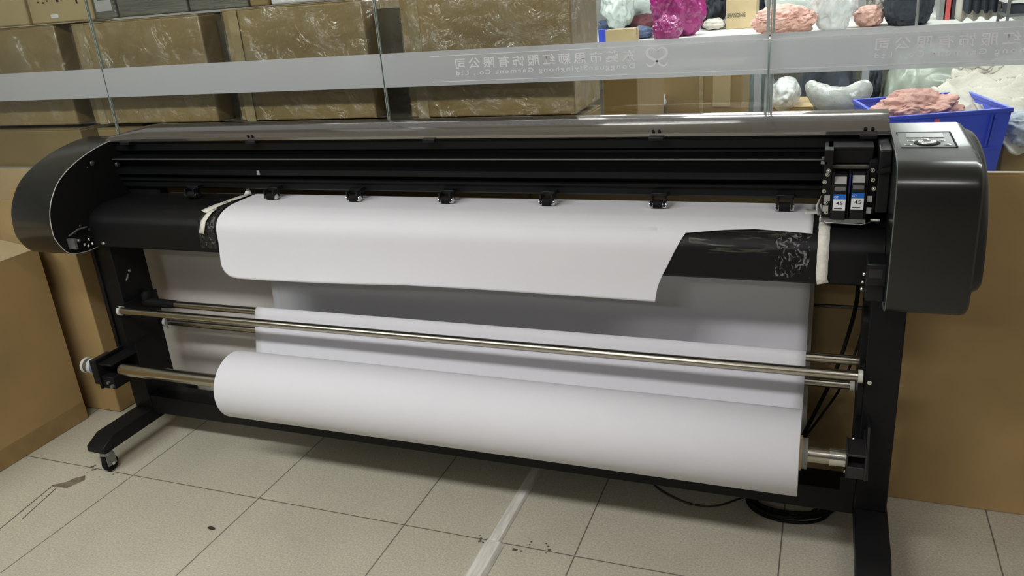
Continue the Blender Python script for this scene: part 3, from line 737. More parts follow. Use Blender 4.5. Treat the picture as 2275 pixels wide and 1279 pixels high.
# control panel on the sloping top
def top_pt(x, y, h=0):  # on the top face of the right cover
    u = (y - 2.16) / (2.45 - 2.16); return (x, y, 1.230 + .010 * u + h) if u > 0 else (x, y, 1.230 + .107 * (y - 2.16) + h)
mb = MB().hexa([top_pt(.172, 2.165, .0003), top_pt(.292, 2.165, .0003), top_pt(.292, 2.325, .0003), top_pt(.172, 2.325, .0003)], [top_pt(.172, 2.165, .0018), top_pt(.292, 2.165, .0018), top_pt(.292, 2.325, .0018), top_pt(.172, 2.325, .0018)])
cp = part(mb, 'control_panel', mat('panel_grey', (.07, .08, .073), .35, coat=.3), rc)
cp['label'] = 'grey membrane control panel'
mb = MB().hexa([top_pt(.19, 2.262, .002), top_pt(.275, 2.262, .002), top_pt(.275, 2.312, .002), top_pt(.19, 2.312, .002)], [top_pt(.19, 2.262, .003), top_pt(.275, 2.262, .003), top_pt(.275, 2.312, .003), top_pt(.19, 2.312, .003)])
part(mb, 'screen', mat('screen_grey', (.22, .25, .23), .15), cp)
mb = MB(); mb.loft([[(.232 + r * math.cos(q), 2.208 + r * math.sin(q), top_pt(0, 2.208, hh)[2]) for q in [k * math.pi / 12 for k in range(24)]] for r, hh in ((.022, .0018), (.021, .005), (.012, .0055), (.010, .0035))], cap=True)
part(MB().loft([[(.232 + r * math.cos(q), 2.208 + r * math.sin(q), top_pt(0, 2.208, hh)[2]) for q in [k * math.pi / 12 for k in range(24)]] for r, hh in ((.030, .0018), (.030, .0026))]), 'dial_ring', BLKR, cp)
part(MB().hexa([top_pt(.169, 2.322, .0003), top_pt(.295, 2.322, .0003), top_pt(.295, 2.329, .0003), top_pt(.169, 2.329, .0003)], [top_pt(.169, 2.322, .0019), top_pt(.295, 2.322, .0019), top_pt(.295, 2.329, .0019), top_pt(.169, 2.329, .0019)]).hexa([top_pt(.291, 2.165, .0003), top_pt(.296, 2.165, .0003), top_pt(.296, 2.329, .0003), top_pt(.291, 2.329, .0003)], [top_pt(.291, 2.165, .0019), top_pt(.296, 2.165, .0019), top_pt(.296, 2.329, .0019), top_pt(.291, 2.329, .0019)]), 'panel_border', BLKR, cp)
part(mb, 'dial_button', mat('button_silver', (.55, .58, .57), .2, metal=.7), cp)
for x_, y_ in ((.190, 2.19), (.198, 2.228), (.268, 2.232), (.276, 2.19), (.232, 2.247)): part(MB().ball((x_, y_, top_pt(0, y_, .002)[2]), .009, sz=.15), 'button', mat('button_silver', (.5, .5, .5)), cp)

# --- print beam (grooved extrusion)
BP = [(2.45, 1.040), (2.385, 1.040), (2.378, 1.046), (2.378, 1.070), (2.366, 1.073), (2.366, 1.080), (2.402, 1.082), (2.402, 1.096), (2.362, 1.098), (2.360, 1.118), (2.395, 1.122), (2.398, 1.152), (2.352, 1.156), (2.352, 1.163), (2.420, 1.166), (2.425, 1.184), (2.385, 1.187), (2.383, 1.214), (2.372, 1.219), (2.372, 1.223), (2.45, 1.223)]
bm_ = part(MB().prism(BP, -2.611, PX1 - .001), 'print_beam', BLKM, sharp=20)
mb = MB().box(-2.611, PX1, 2.3512, 2.3522, 1.1575, 1.1615); part(mb, 'guide_rail', GREYM, bm_)
mb = MB().box(-1.935, -1.923, 2.3585, 2.3600, 1.100, 1.116); part(mb, 'barcode_sticker', mat('sticker_grey', (.3, .3, .3), .5), bm_)
# black closing plate at the left of the paper gap, and the one behind the carriage
part(MB().box(-2.611, -2.455, 2.40, 2.44, 1.0, 1.045), 'gap_plate', BLK, bm_)
part(MB().box(-.0, PX1 - .001, 2.33, 2.44, 1.014, 1.045), 'gap_plate', BLK, bm_)
part(MB().box(.128, PX1 - .001, 2.21, 2.40, 1.05, 1.215), 'park_housing', BLKG, bm_, bevel=.003)

# --- lid over the beam
LP = [(2.362, 1.226), (2.360, 1.235), (2.365, 1.240), (2.40, 1.256), (2.44, 1.267), (2.48, 1.272), (2.515, 1.268), (2.52, 1.255), (2.515, 1.262), (2.48, 1.266), (2.44, 1.261), (2.40, 1.250), (2.368, 1.234), (2.366, 1.226)]
def lid_ring(x, s0): return [(x, y, z) for y, z in LP]
mb = MB().loft([[(-2.63, 2.362 + (y - 2.362) * .25, 1.226 + (z - 1.226) * .35) for y, z in LP], [(-2.60, 2.362 + (y - 2.362) * .45, 1.226 + (z - 1.226) * .5) for y, z in LP], [(-2.50, 2.362 + (y - 2.362) * .98, 1.226 + (z - 1.226) * .95) for y, z in LP]] + [[(x, y, z) for y, z in LP] for x in (-2.48, -1.6, -.8, PX1 - .002)])
lid = part(mb, 'lid', LID, sharp=50); lid['label'] = 'smoky grey curved lid'
for x in (-2.53, -1.935, -1.22, -.47, .105):
    h_ = part(MB().box(x - .022, x + .022, 2.352, 2.366, 1.214, 1.226), 'hinge', BLKG, lid, bevel=.002)
for x in (-1.935, -.47, .105):
    for dx in (-.009, .009):
        part(MB().cyl((x + dx, 2.366, 1.236), (x + dx, 2.358, 1.243), .0045, 12), 'screw', BLKR, lid)

# --- platen
PP = [(2.415, .93), (2.425, 1.000), (2.415, 1.011), (2.28, 1.009), (2.245, 1.005), (2.215, .997), (2.190, .983), (2.175, .965), (2.168, .940), (2.166, .866), (2.172, .860), (2.36, .862)]
PPd = PP[:2] + catmull(PP[2:10], 5)[:] + PP[10:]
platen = part(MB().prism(PPd, -2.6095, PX1 - .001), 'platen', BLK, sharp=40, label='black rounded print platen')
# scuffed residue on the platen front
def plat_pt(s, off=.0):
    """point on the platen skin, s from back (0) to lower front (1)"""
    q = PATH; L = SL; d = s * L[-1]
    for i in range(len(q) - 1):
        if L[i + 1] >= d: break
    u = (d - L[i]) / max(1e-9, L[i + 1] - L[i])
    p = Vector(q[i]).lerp(Vector(q[i + 1]), u); t = (Vector(q[i + 1]) - Vector(q[i])).normalized()
    return p + Vector((t.y, -t.x)) * -off if False else p + Vector((t.y, -t.x)) * off
PATH = catmull(PP[2:10], 6); SL = [0]
for i in range(len(PATH) - 1): SL.append(SL[-1] + (Vector(PATH[i + 1]) - Vector(PATH[i])).length)
def ribbon(pts, off=.0012, n=14):
    """pts: list of (x, s, halfwidth) across x"""
    rows = [[], []]
    return rows
def platen_patch(x0, x1, s0, s1, nx, ns, off, amp, seed):
    rows = []
    for j in range(ns + 1):
        s_ = s0 + (s1 - s0) * j / ns; p = plat_pt(s_, 0); row = []
        for i in range(nx + 1):
            x = x0 + (x1 - x0) * i / nx; e = min(i, nx - i, j, ns - j) > 0
            nn = noise.noise(Vector((x * 60 + seed, s_ * 40, seed)))
            q = plat_pt(s_, off + (abs(nn) * amp if e else 0))
            row.append((x + nn * .006, q.x, q.y))
        rows.append(row)
    return MB().sheet(rows)
sgn = plat_pt(.9, .01).x
OFFS = 1 if sgn < 2.166 else -1
_pp = plat_pt
def plat_pt(s, off=.0): return _pp(s, off * OFFS)
o = part(platen_patch(-2.085, -2.012, .28, .97, 24, 40, .0012, .012, 3), 'wrinkled_black_tape', SCUFF, platen, sharp=180)
RES = smear('grey_glue_residue', (.16, .16, .16), .5, 75, (1, 1, .7), .52, .66)
part(platen_patch(-.11, -.025, .58, .97, 16, 20, .0009, .001, 5), 'glue_residue', RES, platen, sharp=180)
RES2 = smear('olive_glue_residue', (.10, .10, .07), .35, 26, (.35, 2.5, 3.0), .53, .75)
part(platen_patch(-.345, -.06, .60, .80, 30, 10, .0009, .001, 8), 'glue_residue', RES2, platen, sharp=180)
mb = MB()
mb.ball((-2.555, 2.165, .876), .006, sx=1.5); part(mb, 'bolt', GREYM, platen)

# --- pinch rollers
for k in range(7):
    x = -2.255 + k * .3565 + (0 if k else .0)
    x = (-2.235, -1.872, -1.523, -1.168, -.814, -.462, -.101)[k]
    mb = MB().box(x - .024, x + .024, 2.345, 2.385, 1.045, 1.058).box(x - .022, x - .016, 2.322, 2.36, 1.022, 1.052).box(x + .016, x + .022, 2.322, 2.36, 1.022, 1.052)
    pr = part(mb, 'pinch_roller', BLKG, bevel=.001)
    part(MB().cyl((x - .015, 2.335, 1.0275), (x + .015, 2.335, 1.0275), .013, 20), 'rubber_wheel', BLKR, pr)
    part(MB().cyl((x - .025, 2.333, 1.0265), (x - .015, 2.333, 1.0265), .0105, 16), 'bearing', CHROME, pr)
    part(MB().cyl((x + .015, 2.333, 1.0265), (x + .026, 2.333, 1.0265), .0100, 16), 'bearing', CHROME, pr)

# --- carriage with two cartridges
x0, x1, yF, yB = -.003, .127, 2.235, 2.345
mb = MB().box(x0, x0 + .022, yF - .01, yB, 1.028, 1.212).box(x1 - .020, x1, yF, yB, 1.040, 1.180).box(x0, x1, yF + .05, yB, 1.035, 1.180)
mb.box(x0 + .022, x0 + .028, yF - .02, yF + .05, 1.03, 1.155).box(x1 - .026, x1 - .020, yF - .015, yF + .05, 1.035, 1.155).box(.0605, .064, yF - .02, yF + .05, 1.03, 1.155)
car = part(mb, 'carriage', BLK, bevel=.0015)
car['label'] = 'ink carriage with two cartridges'
part(MB().box(x0 + .005, x1 - .005, yF + .02, yF + .05, 1.155, 1.166), 'top_bar', mat('olive_metal', (.12, .12, .10), .35, metal=.7), car, bevel=.002)
part(MB().box(x0 + .006, x1 - .01, yF + .03, yB, 1.168, 1.212), 'back_cover', BLK, car, bevel=.003)
mb = MB().rod([(x0, yF - .012, 1.030), (x0 + .012, yF - .020, 1.020), (x0 + .10, yF - .024, 1.017), (x1 - .01, yF - .016, 1.022), (x1, yF, 1.028)], .0022, 8)
part(mb, 'base_lip', CHROME, car)
part(MB().box(x0, x1 - .02, yF - .02, yB, 1.020, 1.030), 'base_plate', GREYM, car)
mb = MB()
for x, z in ((x0 + .010, 1.148), (x0 + .004, 1.128), (x0 + .004, 1.103), (x0 + .010, 1.072), (x0 + .012, 1.046), (x1 - .01, 1.135), (x1 - .006, 1.112), (x1 - .012, 1.160), (x0 + .012, 1.158)):
    part(MB().cyl((x, yF - .013, z), (x, yF - .007, z), .0055, 16).ball((x, yF - .013, z), .003), 'screw', CHROME, car)
for x, z in ((x0 + .014, 1.083), (x0 + .011, 1.055), (x1 - .014, 1.083), (x1 - .014, 1.052)):
    part(MB().box(x - .008, x + .006, yF - .0125, yF - .009, z - .007, z + .009), 'clip', mat('clip_grey', (.35, .35, .34), .4), car)
part(MB().cyl((x0 - .006, yF, 1.19), (x0 + .01, yF, 1.19), .003, 10).box(x0 - .008, x0 + .008, yF - .01, yF, 1.175, 1.181), 'sensor', GREYM, car)
for xc, dz in ((.040, 0), (.084, .004)):
    w_ = .0165; y_ = yF - .022; z0 = 1.028 + dz
    body = MB().box(xc - w_, xc + w_, y_, yF + .045, z0, z0 + .093).hexa([(xc - w_, y_, z0 + .093), (xc + w_, y_, z0 + .093), (xc + w_, yF + .045, z0 + .093), (xc - w_, yF + .045, z0 + .093)], [(xc - w_, y_ + .022, z0 + .118), (xc + w_, y_ + .022, z0 + .118), (xc + w_, yF + .045, z0 + .118), (xc - w_, yF + .045, z0 + .118)])
    ct = part(body, 'ink_cartridge', BLKG, car, bevel=.001)
    part(MB().box(xc - w_ * .92, xc + w_ * .92, y_ - .0008, y_ - .0001, z0 + .026, z0 + .056), 'white_label', LABEL, ct)
    part(MB().box(xc - w_ * .92, xc + w_ * .92, y_ - .0008, y_ - .0001, z0 + .0562, z0 + .070), 'blue_label', LABELB, ct)
    part(MB().box(xc - w_ * .8, xc + w_ * .8, y_ - .0015, y_ - .0001, z0 + .080, z0 + .090), 'grip', GREYM, ct)
    part(MB().hexa([(xc - w_ * .9, y_ + .003, z0 + .097), (xc + w_ * .9, y_ + .003, z0 + .097), (xc + w_ * .9, y_ + .005, z0 + .097), (xc - w_ * .9, y_ + .005, z0 + .097)], [(xc - w_ * .9, y_ + .017, z0 + .113), (xc + w_ * .9, y_ + .017, z0 + .113), (xc + w_ * .9, y_ + .019, z0 + .113), (xc - w_ * .9, y_ + .019, z0 + .113)]), 'contact_plate', mat('clip_grey', (.35, .35, .34)), ct)
    o = text_mesh('lettering', '45', INK, lambda u, v: Vector((xc - .008 + .017 * u, y_ - .0014, z0 + .041 + .010 * v)), ct, 1, .01)
    o = text_mesh('lettering', 'GT', LABEL, lambda u, v: Vector((xc - .013 + .011 * u, y_ - .0014, z0 + .0595 + .006 * v)), ct)
    part(MB().box(xc - .012, xc + .008, y_ - .0013, y_ - .0009, z0 + .030, z0 + .0325), 'print_line', INK, ct)
part(MB().box(.0605, .0645, yF - .02, yF + .02, 1.10, 1.152), 'blue_divider', mat('navy_plastic', (.01, .02, .12), .4), car)
# park shaft right of the carriage
part(MB().cyl((.118, 2.20, 1.033), (.14, 2.20, 1.033), .005, 12), 'park_pin', CHROME)
part(MB().rod([(.130, 2.22, 1.155), (.142, 2.20, 1.163), (PX1, 2.19, 1.17)], .008, 10), 'park_cable', BLKR)

# --- stand: legs, feet, beam
for sgn_, (lx0, lx1) in ((-1, (-2.655, -2.568)), (1, (.137, .226))):
    lg = part(MB().box(lx0, lx1, 2.195, 2.355, .142, .862), 'leg', BLK, bevel=.003)
    inner = lx1 if sgn_ < 0 else lx0
    if sgn_ > 0:
        # inner bracket with rounded top
        pr = [(2.22, .145), (2.22, .72)] + [(2.26 - .04 * math.cos(a), .72 + .04 * math.sin(a)) for a in [k * math.pi / 12 for k in range(1, 7)]] + [(2.33, .76), (2.33, .145)]
        part(MB().prism(pr, lx0 - .014, lx0), 'inner_bracket', BLK, lg)
        part(MB().cyl((.150, 2.197, .566), (.150, 2.191, .566), .006, 14), 'screw_ring', CHROME, lg)
    else:
        mb = MB().ball((inner, 2.26, .73), .007).rod([(inner, 2.25, .72), (inner + .004, 2.24, .71), (inner + .004, 2.23, .70)], .004, 6)
        part(mb, 'hook', GREYM, lg)
        part(MB().box(lx0 - .006, lx0 + .012, 2.185, 2.2, .42, .862), 'edge_channel', BLK, lg, bevel=.002)
    # foot
    y0f, y1f = 1.925, 2.455
    fp = [(y1f, .085), (y1f, .142), (1.985, .142), (y0f, .112), (y0f, .085)]
    ft = part(MB().prism(fp, lx0 + .002, lx1 + .004), 'foot', BLK, bevel=.003)
    xm = (lx0 + lx1) / 2 + (.03 if sgn_ < 0 else 0)
    for yc in (1.945, 2.42):
        cs = part(MB().cyl((xm, yc, .085), (xm, yc, .074), .024, 20).box(xm - .018, xm - .014, yc - .020, yc + .022, .028, .076).box(xm + .014, xm + .018, yc - .020, yc + .022, .028, .076), 'caster', GREYM, ft, bevel=.001)
        mb = MB().cyl((xm - .0125, yc + .004, .032), (xm + .0125, yc + .004, .032), .0315, 28)
        part(mb, 'wheel', BLKR, cs, bevel=.004)
        part(MB().cyl((xm - .02, yc + .004, .032), (xm + .02, yc + .004, .032), .007, 12), 'axle', CHROME, cs)
part(MB().box(-2.568, .137, 2.20, 2.30, .118, .198), 'cross_beam', BLK, bevel=.003)
mb = MB().box(.095, .137, 2.19, 2.21, .20, .25); part(mb, 'gusset', BLK)
# upper mount at right under the platen
mb = MB().box(.112, .160, 2.08, 2.17, .895, .955).box(.114, .160, 2.10, 2.20, .845, .893)
um = part(mb, 'tension_block', BLKG, bevel=.004)
part(MB().box(.118, .150, 2.078, 2.0795, .918, .942), 'block_recess', INK, um)
for q_ in ((.108, 2.11, .895), (.107, 2.12, .872), (.109, 2.10, .92)): part(MB().ball(q_, .005), 'rivet', CHROME, um)

# --- guide rods
for nm, (ya, za, xa, xb, r) in {'front': (2.165, .597, -2.566, .130, .0145), 'upper': (2.29, .584, -2.566, .136, .0145), 'lower': (2.35, .472, -2.545, .120, .0140)}.items():
    rd = part(MB().cyl((xa + .01, ya, za), (xb - .01, ya, za), r, 28), 'guide_rod', STEEL, label='polished steel ' + nm + ' guide rod')
    for x_ in (xa, xb):
        s_ = 1 if x_ == xa else -1
        part(MB().cyl((x_, ya, za), (x_ + s_ * .012, ya, za), r + .004, 24), 'end_cap', mat('cap_cream', (.55, .54, .48), .4), rd)
    if nm == 'upper':
        part(MB().rod([(-2.566, 2.29, .584), (-2.47, 2.29, .584), (-2.40, 2.29, .584)], [.02, .018, .0155], 20).ball((-2.55, 2.30, .605), .03, sx=.8, sy=1, sz=1), 'rod_mount', BLKR, rd)
# wing screw
part(MB().ball((-2.52, 2.34, .50), .008).rod([(-2.52, 2.335, .49), (-2.518, 2.33, .45)], .004, 8), 'wing_screw', GREYM)
# rod brackets to the legs so the rods are carried
part(MB().box(-2.566, -2.558, 2.155, 2.36, .455, .615), 'rod_bracket', BLK)
part(MB().box(.122, .136, 2.20, 2.36, .455, .62), 'rod_bracket', BLK)

# --- take-up shaft, motor, chuck
sh = part(MB().cyl((-2.56, 2.10, .371), (-2.0, 2.10, .371), .0245, 28), 'take_up_shaft', STEEL)
part(MB().cyl((-.01, 2.10, .371), (.062, 2.10, .371), .024, 28), 'shaft_stub', STEEL, sh)
part(MB().cyl((.06, 2.10, .371), (.104, 2.10, .371), .0255, 28).cyl((.058, 2.10, .371), (.061, 2.10, .371), .027, 28), 'shaft_collar', CHROME, sh)
mt = part(MB().cyl((-2.675, 2.10, .371), (-2.742, 2.10, .371), .030, 28), 'motor', mat('motor_grey', (.09, .085, .075), .35), bevel=.002)
part(MB().cyl((-2.740, 2.10, .371), (-2.754, 2.10, .371), .032, 28), 'end_cap', mat('cap_cream', (.55, .54, .48)), mt, bevel=.003)
part(MB().cyl((-2.690, 2.10, .371), (-2.700, 2.10, .371), .0306, 28), 'blue_label', mat('motor_label', (.10, .16, .36), .5), mt)
part(MB().cyl((-2.704, 2.10, .371), (-2.722, 2.10, .371), .0306, 28), 'white_label', mat('label_dull', (.5, .55, .55), .5), mt)
part(MB().box(-2.675, -2.645, 2.055, 2.145, .315, .42), 'gearbox', BLKG, mt, bevel=.004)
mb = MB().box(-2.645, -2.575, 2.06, 2.14, .30, .352).box(-2.645, -2.635, 2.05, 2.20, .30, .425).box(-2.64, -2.568, 2.06, 2.20, .40, .408)
mbk = part(mb, 'motor_bracket', BLK, bevel=.003)
part(MB().cyl((-2.60, 2.062, .33), (-2.60, 2.050, .33), .006, 12), 'bolt', GREYM, mbk)
part(MB().cyl((-2.585, 2.062, .315), (-2.585, 2.05, .315), .008, 12), 'bolt', GREYM, mbk)
mb = MB().box(.100, .105, 2.055, 2.145, .335, .415).box(.100, .152, 2.055, 2.145, .405, .412).box(.147, .153, 2.05, 2.195, .335, .415).box(.100, .152, 2.056, 2.144, .335, .372)
cb = part(mb, 'chuck_bracket', mat('dark_cast_metal', (.035, .033, .034), .35, metal=.5), bevel=.002)
part(MB().hexa([(.152, 2.05, .34), (.158, 2.05, .34), (.158, 2.195, .34), (.152, 2.195, .34)], [(.152, 2.13, .46), (.158, 2.13, .46), (.158, 2.195, .46), (.152, 2.195, .46)]), 'bracket_plate', BLKG, cb)
for q_ in ((.118, 2.13, .418), (.10, 2.09, .335)): part(MB().ball(q_, .005), 'bolt', CHROME, cb)
adopt(PL, PO)

# ================================================================ paper
PXL, PXR = -2.0, -.021
rl = thing('paper_roll', 'thick white paper roll on the plotter shaft, its sheet running up over the rods', 'paper roll', (-1.0, 2.10, .248))
ro = []
ro.append(MB().loft([[(x, 2.10 + r * math.cos(a), .371 + r * math.sin(a)) for a in [k * math.pi / 36 for k in range(72)]] for x, r in ((PXL + .003, .045), (PXL, .05), (PXL, .1215), (PXL + .0015, .123), (-1.4, .1235), (-.7, .123), (PXR - .002, .123), (PXR, .1215), (PXR, .05), (PXR - .003, .045))], cap=True).build('roll_body', PAPER, sharp=40))
ro.append(MB().cyl((PXR - .01, 2.10, .371), (PXR + .006, 2.10, .371), .05, 32).build('cardboard_core', CARD_L))
ro.append(MB().cyl((PXR + .006, 2.10, .371), (PXR + .022, 2.10, .371), .044, 32).build('core_plug', mat('plug_grey', (.28, .28, .24), .5)))
ro[-1]['label'] = 'grey core plug'
# the web: platen back -> behind lower rod -> over upper rod -> down to the roll
web = [(2.402, .955), (2.400, .80), (2.398, .60), (2.385, .50), (2.366, .462), (2.350, .4555), (2.334, .462), (2.322, .50), (2.309, .56), (2.304, .588), (2.294, .6005), (2.282, .597), (2.273, .585), (2.266, .56), (2.245, .47), (2.232, .42), (2.2245, .385), (2.2235, .365)]
wd = catmull(web, 6)
rows = []
for j, (y, z) in enumerate(wd):
    row = []
    for i in range(61):
        x = PXL + (PXR - PXL) * i / 60
        env = max(0, math.sin(math.pi * min(1, j / 24))) if j < 24 else 0
        row.append((x, y - .006 * env * math.sin(x * 3.1 + j * .08) , z))
    rows.append(row)
ro.append(MB().sheet(rows).build('paper_web', PAPER, sharp=180, solid=.0004))
adopt(rl, ro)
# wide dull sheet hanging at the back
rows = []
for j in range(13):
    z = 1.0 - .94 * j / 12
    rows.append([(-2.74 + (2.74 - .009) * i / 50, 2.462 + .006 * math.sin(i * .35 + j * .2) * (j / 12) + .003, z) for i in range(51)])
o = MB().sheet(rows).build('paper_sheet', PAPERD, sharp=180, solid=.0006); centre(o)
tag(o, 'wide off-white paper sheet hanging furthest back behind the rods', 'paper')

# upper sheet on the platen, cut at the right
PATHS = [(2.418, 1.0135)] + [tuple(_pp(s / 30, .0034 * OFFS)) for s in range(1, 31)]
# continue hanging straight down
hang = [(2.1615, .88), (2.160, .84), (2.157, .80), (2.152, .765)]
full = [p for p in PATHS if p[1] > .90] + hang
full = [tuple(p) for p in full]
SLf = [0]
for i in range(len(full) - 1): SLf.append(SLf[-1] + (Vector(full[i + 1]) - Vector(full[i])).length)
def s_of_z(z):
    for i in range(len(full) - 1, 0, -1):
        if full[i - 1][1] >= z >= full[i][1] and z < 1.003:
            u = (full[i - 1][1] - z) / max(1e-9, full[i - 1][1] - full[i][1]); return SLf[i - 1] + u * (SLf[i] - SLf[i - 1])
    return SLf[-1]
def pt_of_s(s_):
    for i in range(len(full) - 1):
        if SLf[i + 1] >= s_: break
    u = (s_ - SLf[i]) / max(1e-9, SLf[i + 1] - SLf[i]); return Vector(full[i]).lerp(Vector(full[i + 1]), u)
ZB = [(-2.0, .835), (-1.996, .815), (-1.985, .797), (-1.965, .782), (-1.935, .775), (-1.85, .775), (-1.5, .783), (-1.25, .790), (-1.0, .790), (-.7, .788), (-.4395, .786), (-.4385, .79), (-.432, .83), (-.416, .87), (-.405, .892), (-.385, .935), (-.366, .972), (-.357, .986), (-.33, .9885), (-.25, .9945), (-.17, .9975), (-.10, .9955), (PXR, .9925)]
xs = []
for (xa, _), (xb, _) in zip(ZB[:-1], ZB[1:]):
    n = max(2, int((xb - xa) / .012)) if xa > -.46 else max(1, int((xb - xa) / .03)); xs += [xa + (xb - xa) * k / n for k in range(n)]
xs.append(PXR)
def zb(x):
    for (xa, za), (xb, zb_) in zip(ZB[:-1], ZB[1:]):
        if xa <= x <= xb: return za + (zb_ - za) * (x - xa) / max(1e-9, xb - xa)
    return ZB[-1][1]
cols_ = []
for x in xs:
    se = s_of_z(zb(x)); col = []
    for j in range(61):
        s_ = se * j / 60; p = pt_of_s(s_)
        fwd_ = max(0, .93 - p.y) if False else 0
        hz = max(0, .90 - p.y)
        dy = -.018 * (hz / .14) ** 2 * (0.6 + .4 * math.sin(x * 4 + 1)) - .010 * math.exp(-((x + 2.0) / .05) ** 2) * hz / .14
        if p.y < .99: dy -= .0015 * (1 + math.sin(x * 7))
        col.append((x, p.x + dy, p.y))
    cols_.append(col)
o = MB().sheet(cols_).build('paper_sheet', PAPER, sharp=180, solid=.0004); centre(o)
tag(o, 'white paper sheet lying over the black platen and hanging down, torn off at the right', 'paper')
ps = o

# masking tape strips
def strip(pts, wdt, name, label, m=MASK):
    """ribbon lying on the platen; pts: (x, s)"""
    L = []; Rr = []
    P3 = [Vector((x, *plat_pt(s_, .0042 + ex))) for x, s_, ex in pts]
    for i, p in enumerate(P3):
        a = P3[max(i - 1, 0)]; b = P3[min(i + 1, len(P3) - 1)]; t = (b - a).normalized()
        n_ = Vector((0, *(plat_pt(pts[i][1], .01) - plat_pt(pts[i][1], 0)))).normalized(); sd = t.cross(n_).normalized() * wdt * (1 + .04 * math.sin(i * 2.1))
        L.append(p + sd); Rr.append(p - sd)
    o = MB().sheet([L, Rr]).build(name, m, solid=.0006, sharp=180); centre(o); tag(o, label, 'tape'); return o
strip([(.008, s_ / 24, .002 if s_ > 20 else 0) for s_ in range(0, 24)] + [(.012, 1.0, .004)], .0145, 'masking_tape', 'long masking tape strip wrapped over the right end of the platen beside the carriage')
strip([(-.045 + .007 * k, .22, 0) for k in range(8)], .022, 'masking_tape', 'short masking tape patch at the right edge of the white sheet')
strip([(-2.03 + .0, .02, 0), (-2.035, .15, 0), (-2.045, .30, 0), (-2.053, .45, .001), (-2.062, .55, .005), (-2.07, .60, .008)], .016, 'masking_tape', 'narrow masking tape strip along the left edge of the white sheet')
strip([(-2.04, .52, .003), (-2.045, .60, .006), (-2.05, .70, .010), (-2.055, .80, .014)], .011, 'masking_tape', 'torn masking tape tail hanging at the left edge of the white sheet')
o = MB().sheet([[(-2.045, 2.395, 1.013), (-2.035, 2.40, 1.03), (-2.03, 2.40, 1.036)], [(-2.015, 2.405, 1.013), (-2.018, 2.405, 1.028), (-2.02, 2.40, 1.033)]]).build('paper_scrap', WHITEP, solid=.0006); centre(o)
tag(o, 'tiny white paper scrap standing at the back left corner of the white sheet', 'paper scrap')
o = MB().sheet([[(-.012, 2.30, 1.014), (-.018, 2.30, 1.04), (-.006, 2.32, 1.065)], [(.0, 2.31, 1.014), (-.008, 2.31, 1.04), (-.004, 2.322, 1.067)]]).build('paper_scrap', WHITEP, solid=.0006); centre(o)
tag(o, 'curled white paper scrap standing beside the left of the ink carriage', 'paper scrap')

# ================================================================ floor items
o = MB().hexa([(-.953, 1.93, 0), (-.906, 1.93, 0), (-.906, 2.48, 0), (-.953, 2.48, 0)], [(-.945, 1.93, .011), (-.914, 1.93, .011), (-.914, 2.48, .011), (-.945, 2.48, .011)]).build('cable_duct', mat('duct_white', (.62, .60, .54), .5, var=.15, vscale=12, stretch=(6, 1, 1)), bevel=.002); centre(o)
tag(o, 'narrow white floor cable duct running under the plotter', 'cable duct')
o = MB().hexa([(-.962, 1.2, 0), (-.891, 1.2, 0), (-.890, 1.925, 0), (-.961, 1.925, 0)], [(-.95, 1.2, .014), (-.905, 1.2, .014), (-.903, 1.925, .014), (-.949, 1.925, .014)]).build('cable_duct', mat('duct_white', (.6, .6, .5)), bevel=.002); centre(o)
tag(o, 'wider worn white floor cable duct at the front continuing the narrow one', 'cable duct')
# coiled cable
mb = MB(); rnd = random.Random(5)
for k in range(6):
    cx, cy = -.055 + rnd.uniform(-.015, .015), 2.365 + rnd.uniform(-.01, .01); rx, ry = .125 + rnd.uniform(-.02, .012), .095 + rnd.uniform(-.014, .012)
    pts = [(cx + rx * math.cos(a), cy + ry * math.sin(a), .0065 + .0062 * k + .002 * math.sin(3 * a + k)) for a in [2 * math.pi * q / 40 for q in range(41)]]
    mb.rod(pts, .0052, 8)
o = mb.build('cable_coil', BLKR); centre(o); tag(o, 'black cable coil lying on the floor under the right end of the plotter', 'cable')
o = MB().rod(catmull([(-.56, 2.46, .004), (-.50, 2.37, .004), (-.44, 2.32, .004), (-.35, 2.285, .004), (-.27, 2.30, .004), (-.20, 2.36, .004), (-.14, 2.40, .01)], 6), .0035, 8).build('floor_cable', mat('brown_cable', (.03, .02, .015), .5)); centre(o)
tag(o, 'thin brown cable looping on the floor left of the black coil', 'cable')
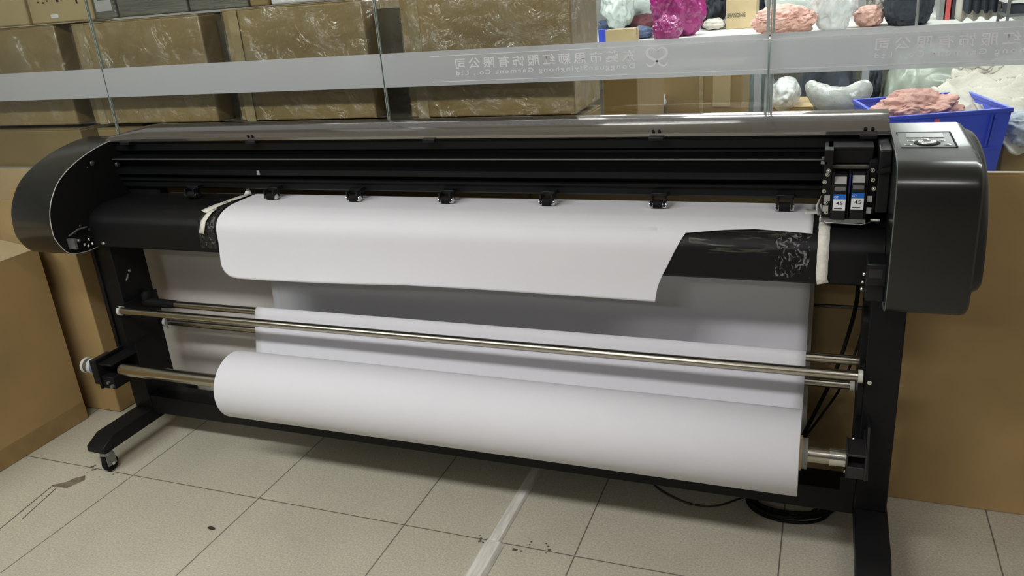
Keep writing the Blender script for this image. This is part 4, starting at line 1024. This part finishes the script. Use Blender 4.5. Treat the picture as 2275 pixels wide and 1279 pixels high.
for k, (dx, r, lb) in enumerate(((0, .0062, 'thicker black cable curving down behind the right leg of the plotter'), (.035, .004, 'thinner dark cable beside the thick one behind the right leg'))):
    pts = [(.112 + dx * .5, 2.42, .86), (.112 + dx * .6, 2.43, .72), (.10 + dx, 2.44, .62), (.075 + dx, 2.44, .50), (.045 + dx, 2.44, .40), (.01 + dx * .6, 2.44, .30), (-.03, 2.44 - .01 * k, .18), (-.05, 2.43, .05 + .01 * k)]
    o = MB().rod(catmull(pts, 6), r, 8).build('hanging_cable', BLKR); centre(o); tag(o, lb, 'cable')
# debris
mb = MB().ball((-1.912, 1.742, .004), .016, sx=1, sy=.45, sz=.25, seg=8)
o = mb.build('dirt_crumb', mat('dirt', (.03, .022, .015), .9)); centre(o); tag(o, 'dark crumb of dirt on the front floor tile', 'debris')
def stain(pts, z, name, label, m):
    o = MB().add([(x, y, z) for x, y in pts], [tuple(range(len(pts)))]).build(name, m); centre(o); tag(o, label, 'stain'); return o
ST = mat('dried_stain', (.17, .14, .10), .6, var=.3, vscale=40)
stain([(-2.72, 1.79), (-2.655, 1.80), (-2.63, 1.86), (-2.655, 1.885), (-2.685, 1.86), (-2.695, 1.83), (-2.735, 1.80)], .0006, 'floor_stain', 'grey smear on the floor left of the front left caster', ST)
for (a, b, lb) in (((-2.73, 1.80), (-2.685, 1.535), 'longer thin dark scratch on the floor beside the open carton'), ((-2.70, 1.79), (-2.655, 1.60), 'shorter thin dark scratch on the floor beside the open carton')):
    stain([(a[0] - .002, a[1]), (b[0] - .002, b[1]), (b[0] + .002, b[1]), (a[0] + .002, a[1])], .0006, 'floor_scratch', lb, mat('scratch_dark', (.06, .045, .03), .8))
rnd = random.Random(11)
for k, (cx, cy, sx_, sy_, n) in enumerate(((-.975, 1.935, .02, .02, 5), (-.80, 1.945, .06, .03, 9), (-2.62, 1.94, .09, .05, 12))):
    mb = MB()
    for q in range(n):
        x = cx + rnd.uniform(-sx_, sx_); y = cy + rnd.uniform(-sy_, sy_); r = rnd.uniform(.003, .008)
        m_ = 7; mb.add([(x + r * math.cos(2 * math.pi * j / m_) * rnd.uniform(.5, 1.3), y + r * math.sin(2 * math.pi * j / m_) * rnd.uniform(.4, 1.1), .0007) for j in range(m_)], [tuple(range(m_))])
    o = mb.build('floor_stain', mat('spatter_dark', (.10, .08, .055), .7)); centre(o)
    tag(o, ('dirt specks left of the joint of the white cable ducts', 'dirt specks right of the joint of the white cable ducts', 'dirt specks around the front left caster')[k], 'stain', kind='stuff')
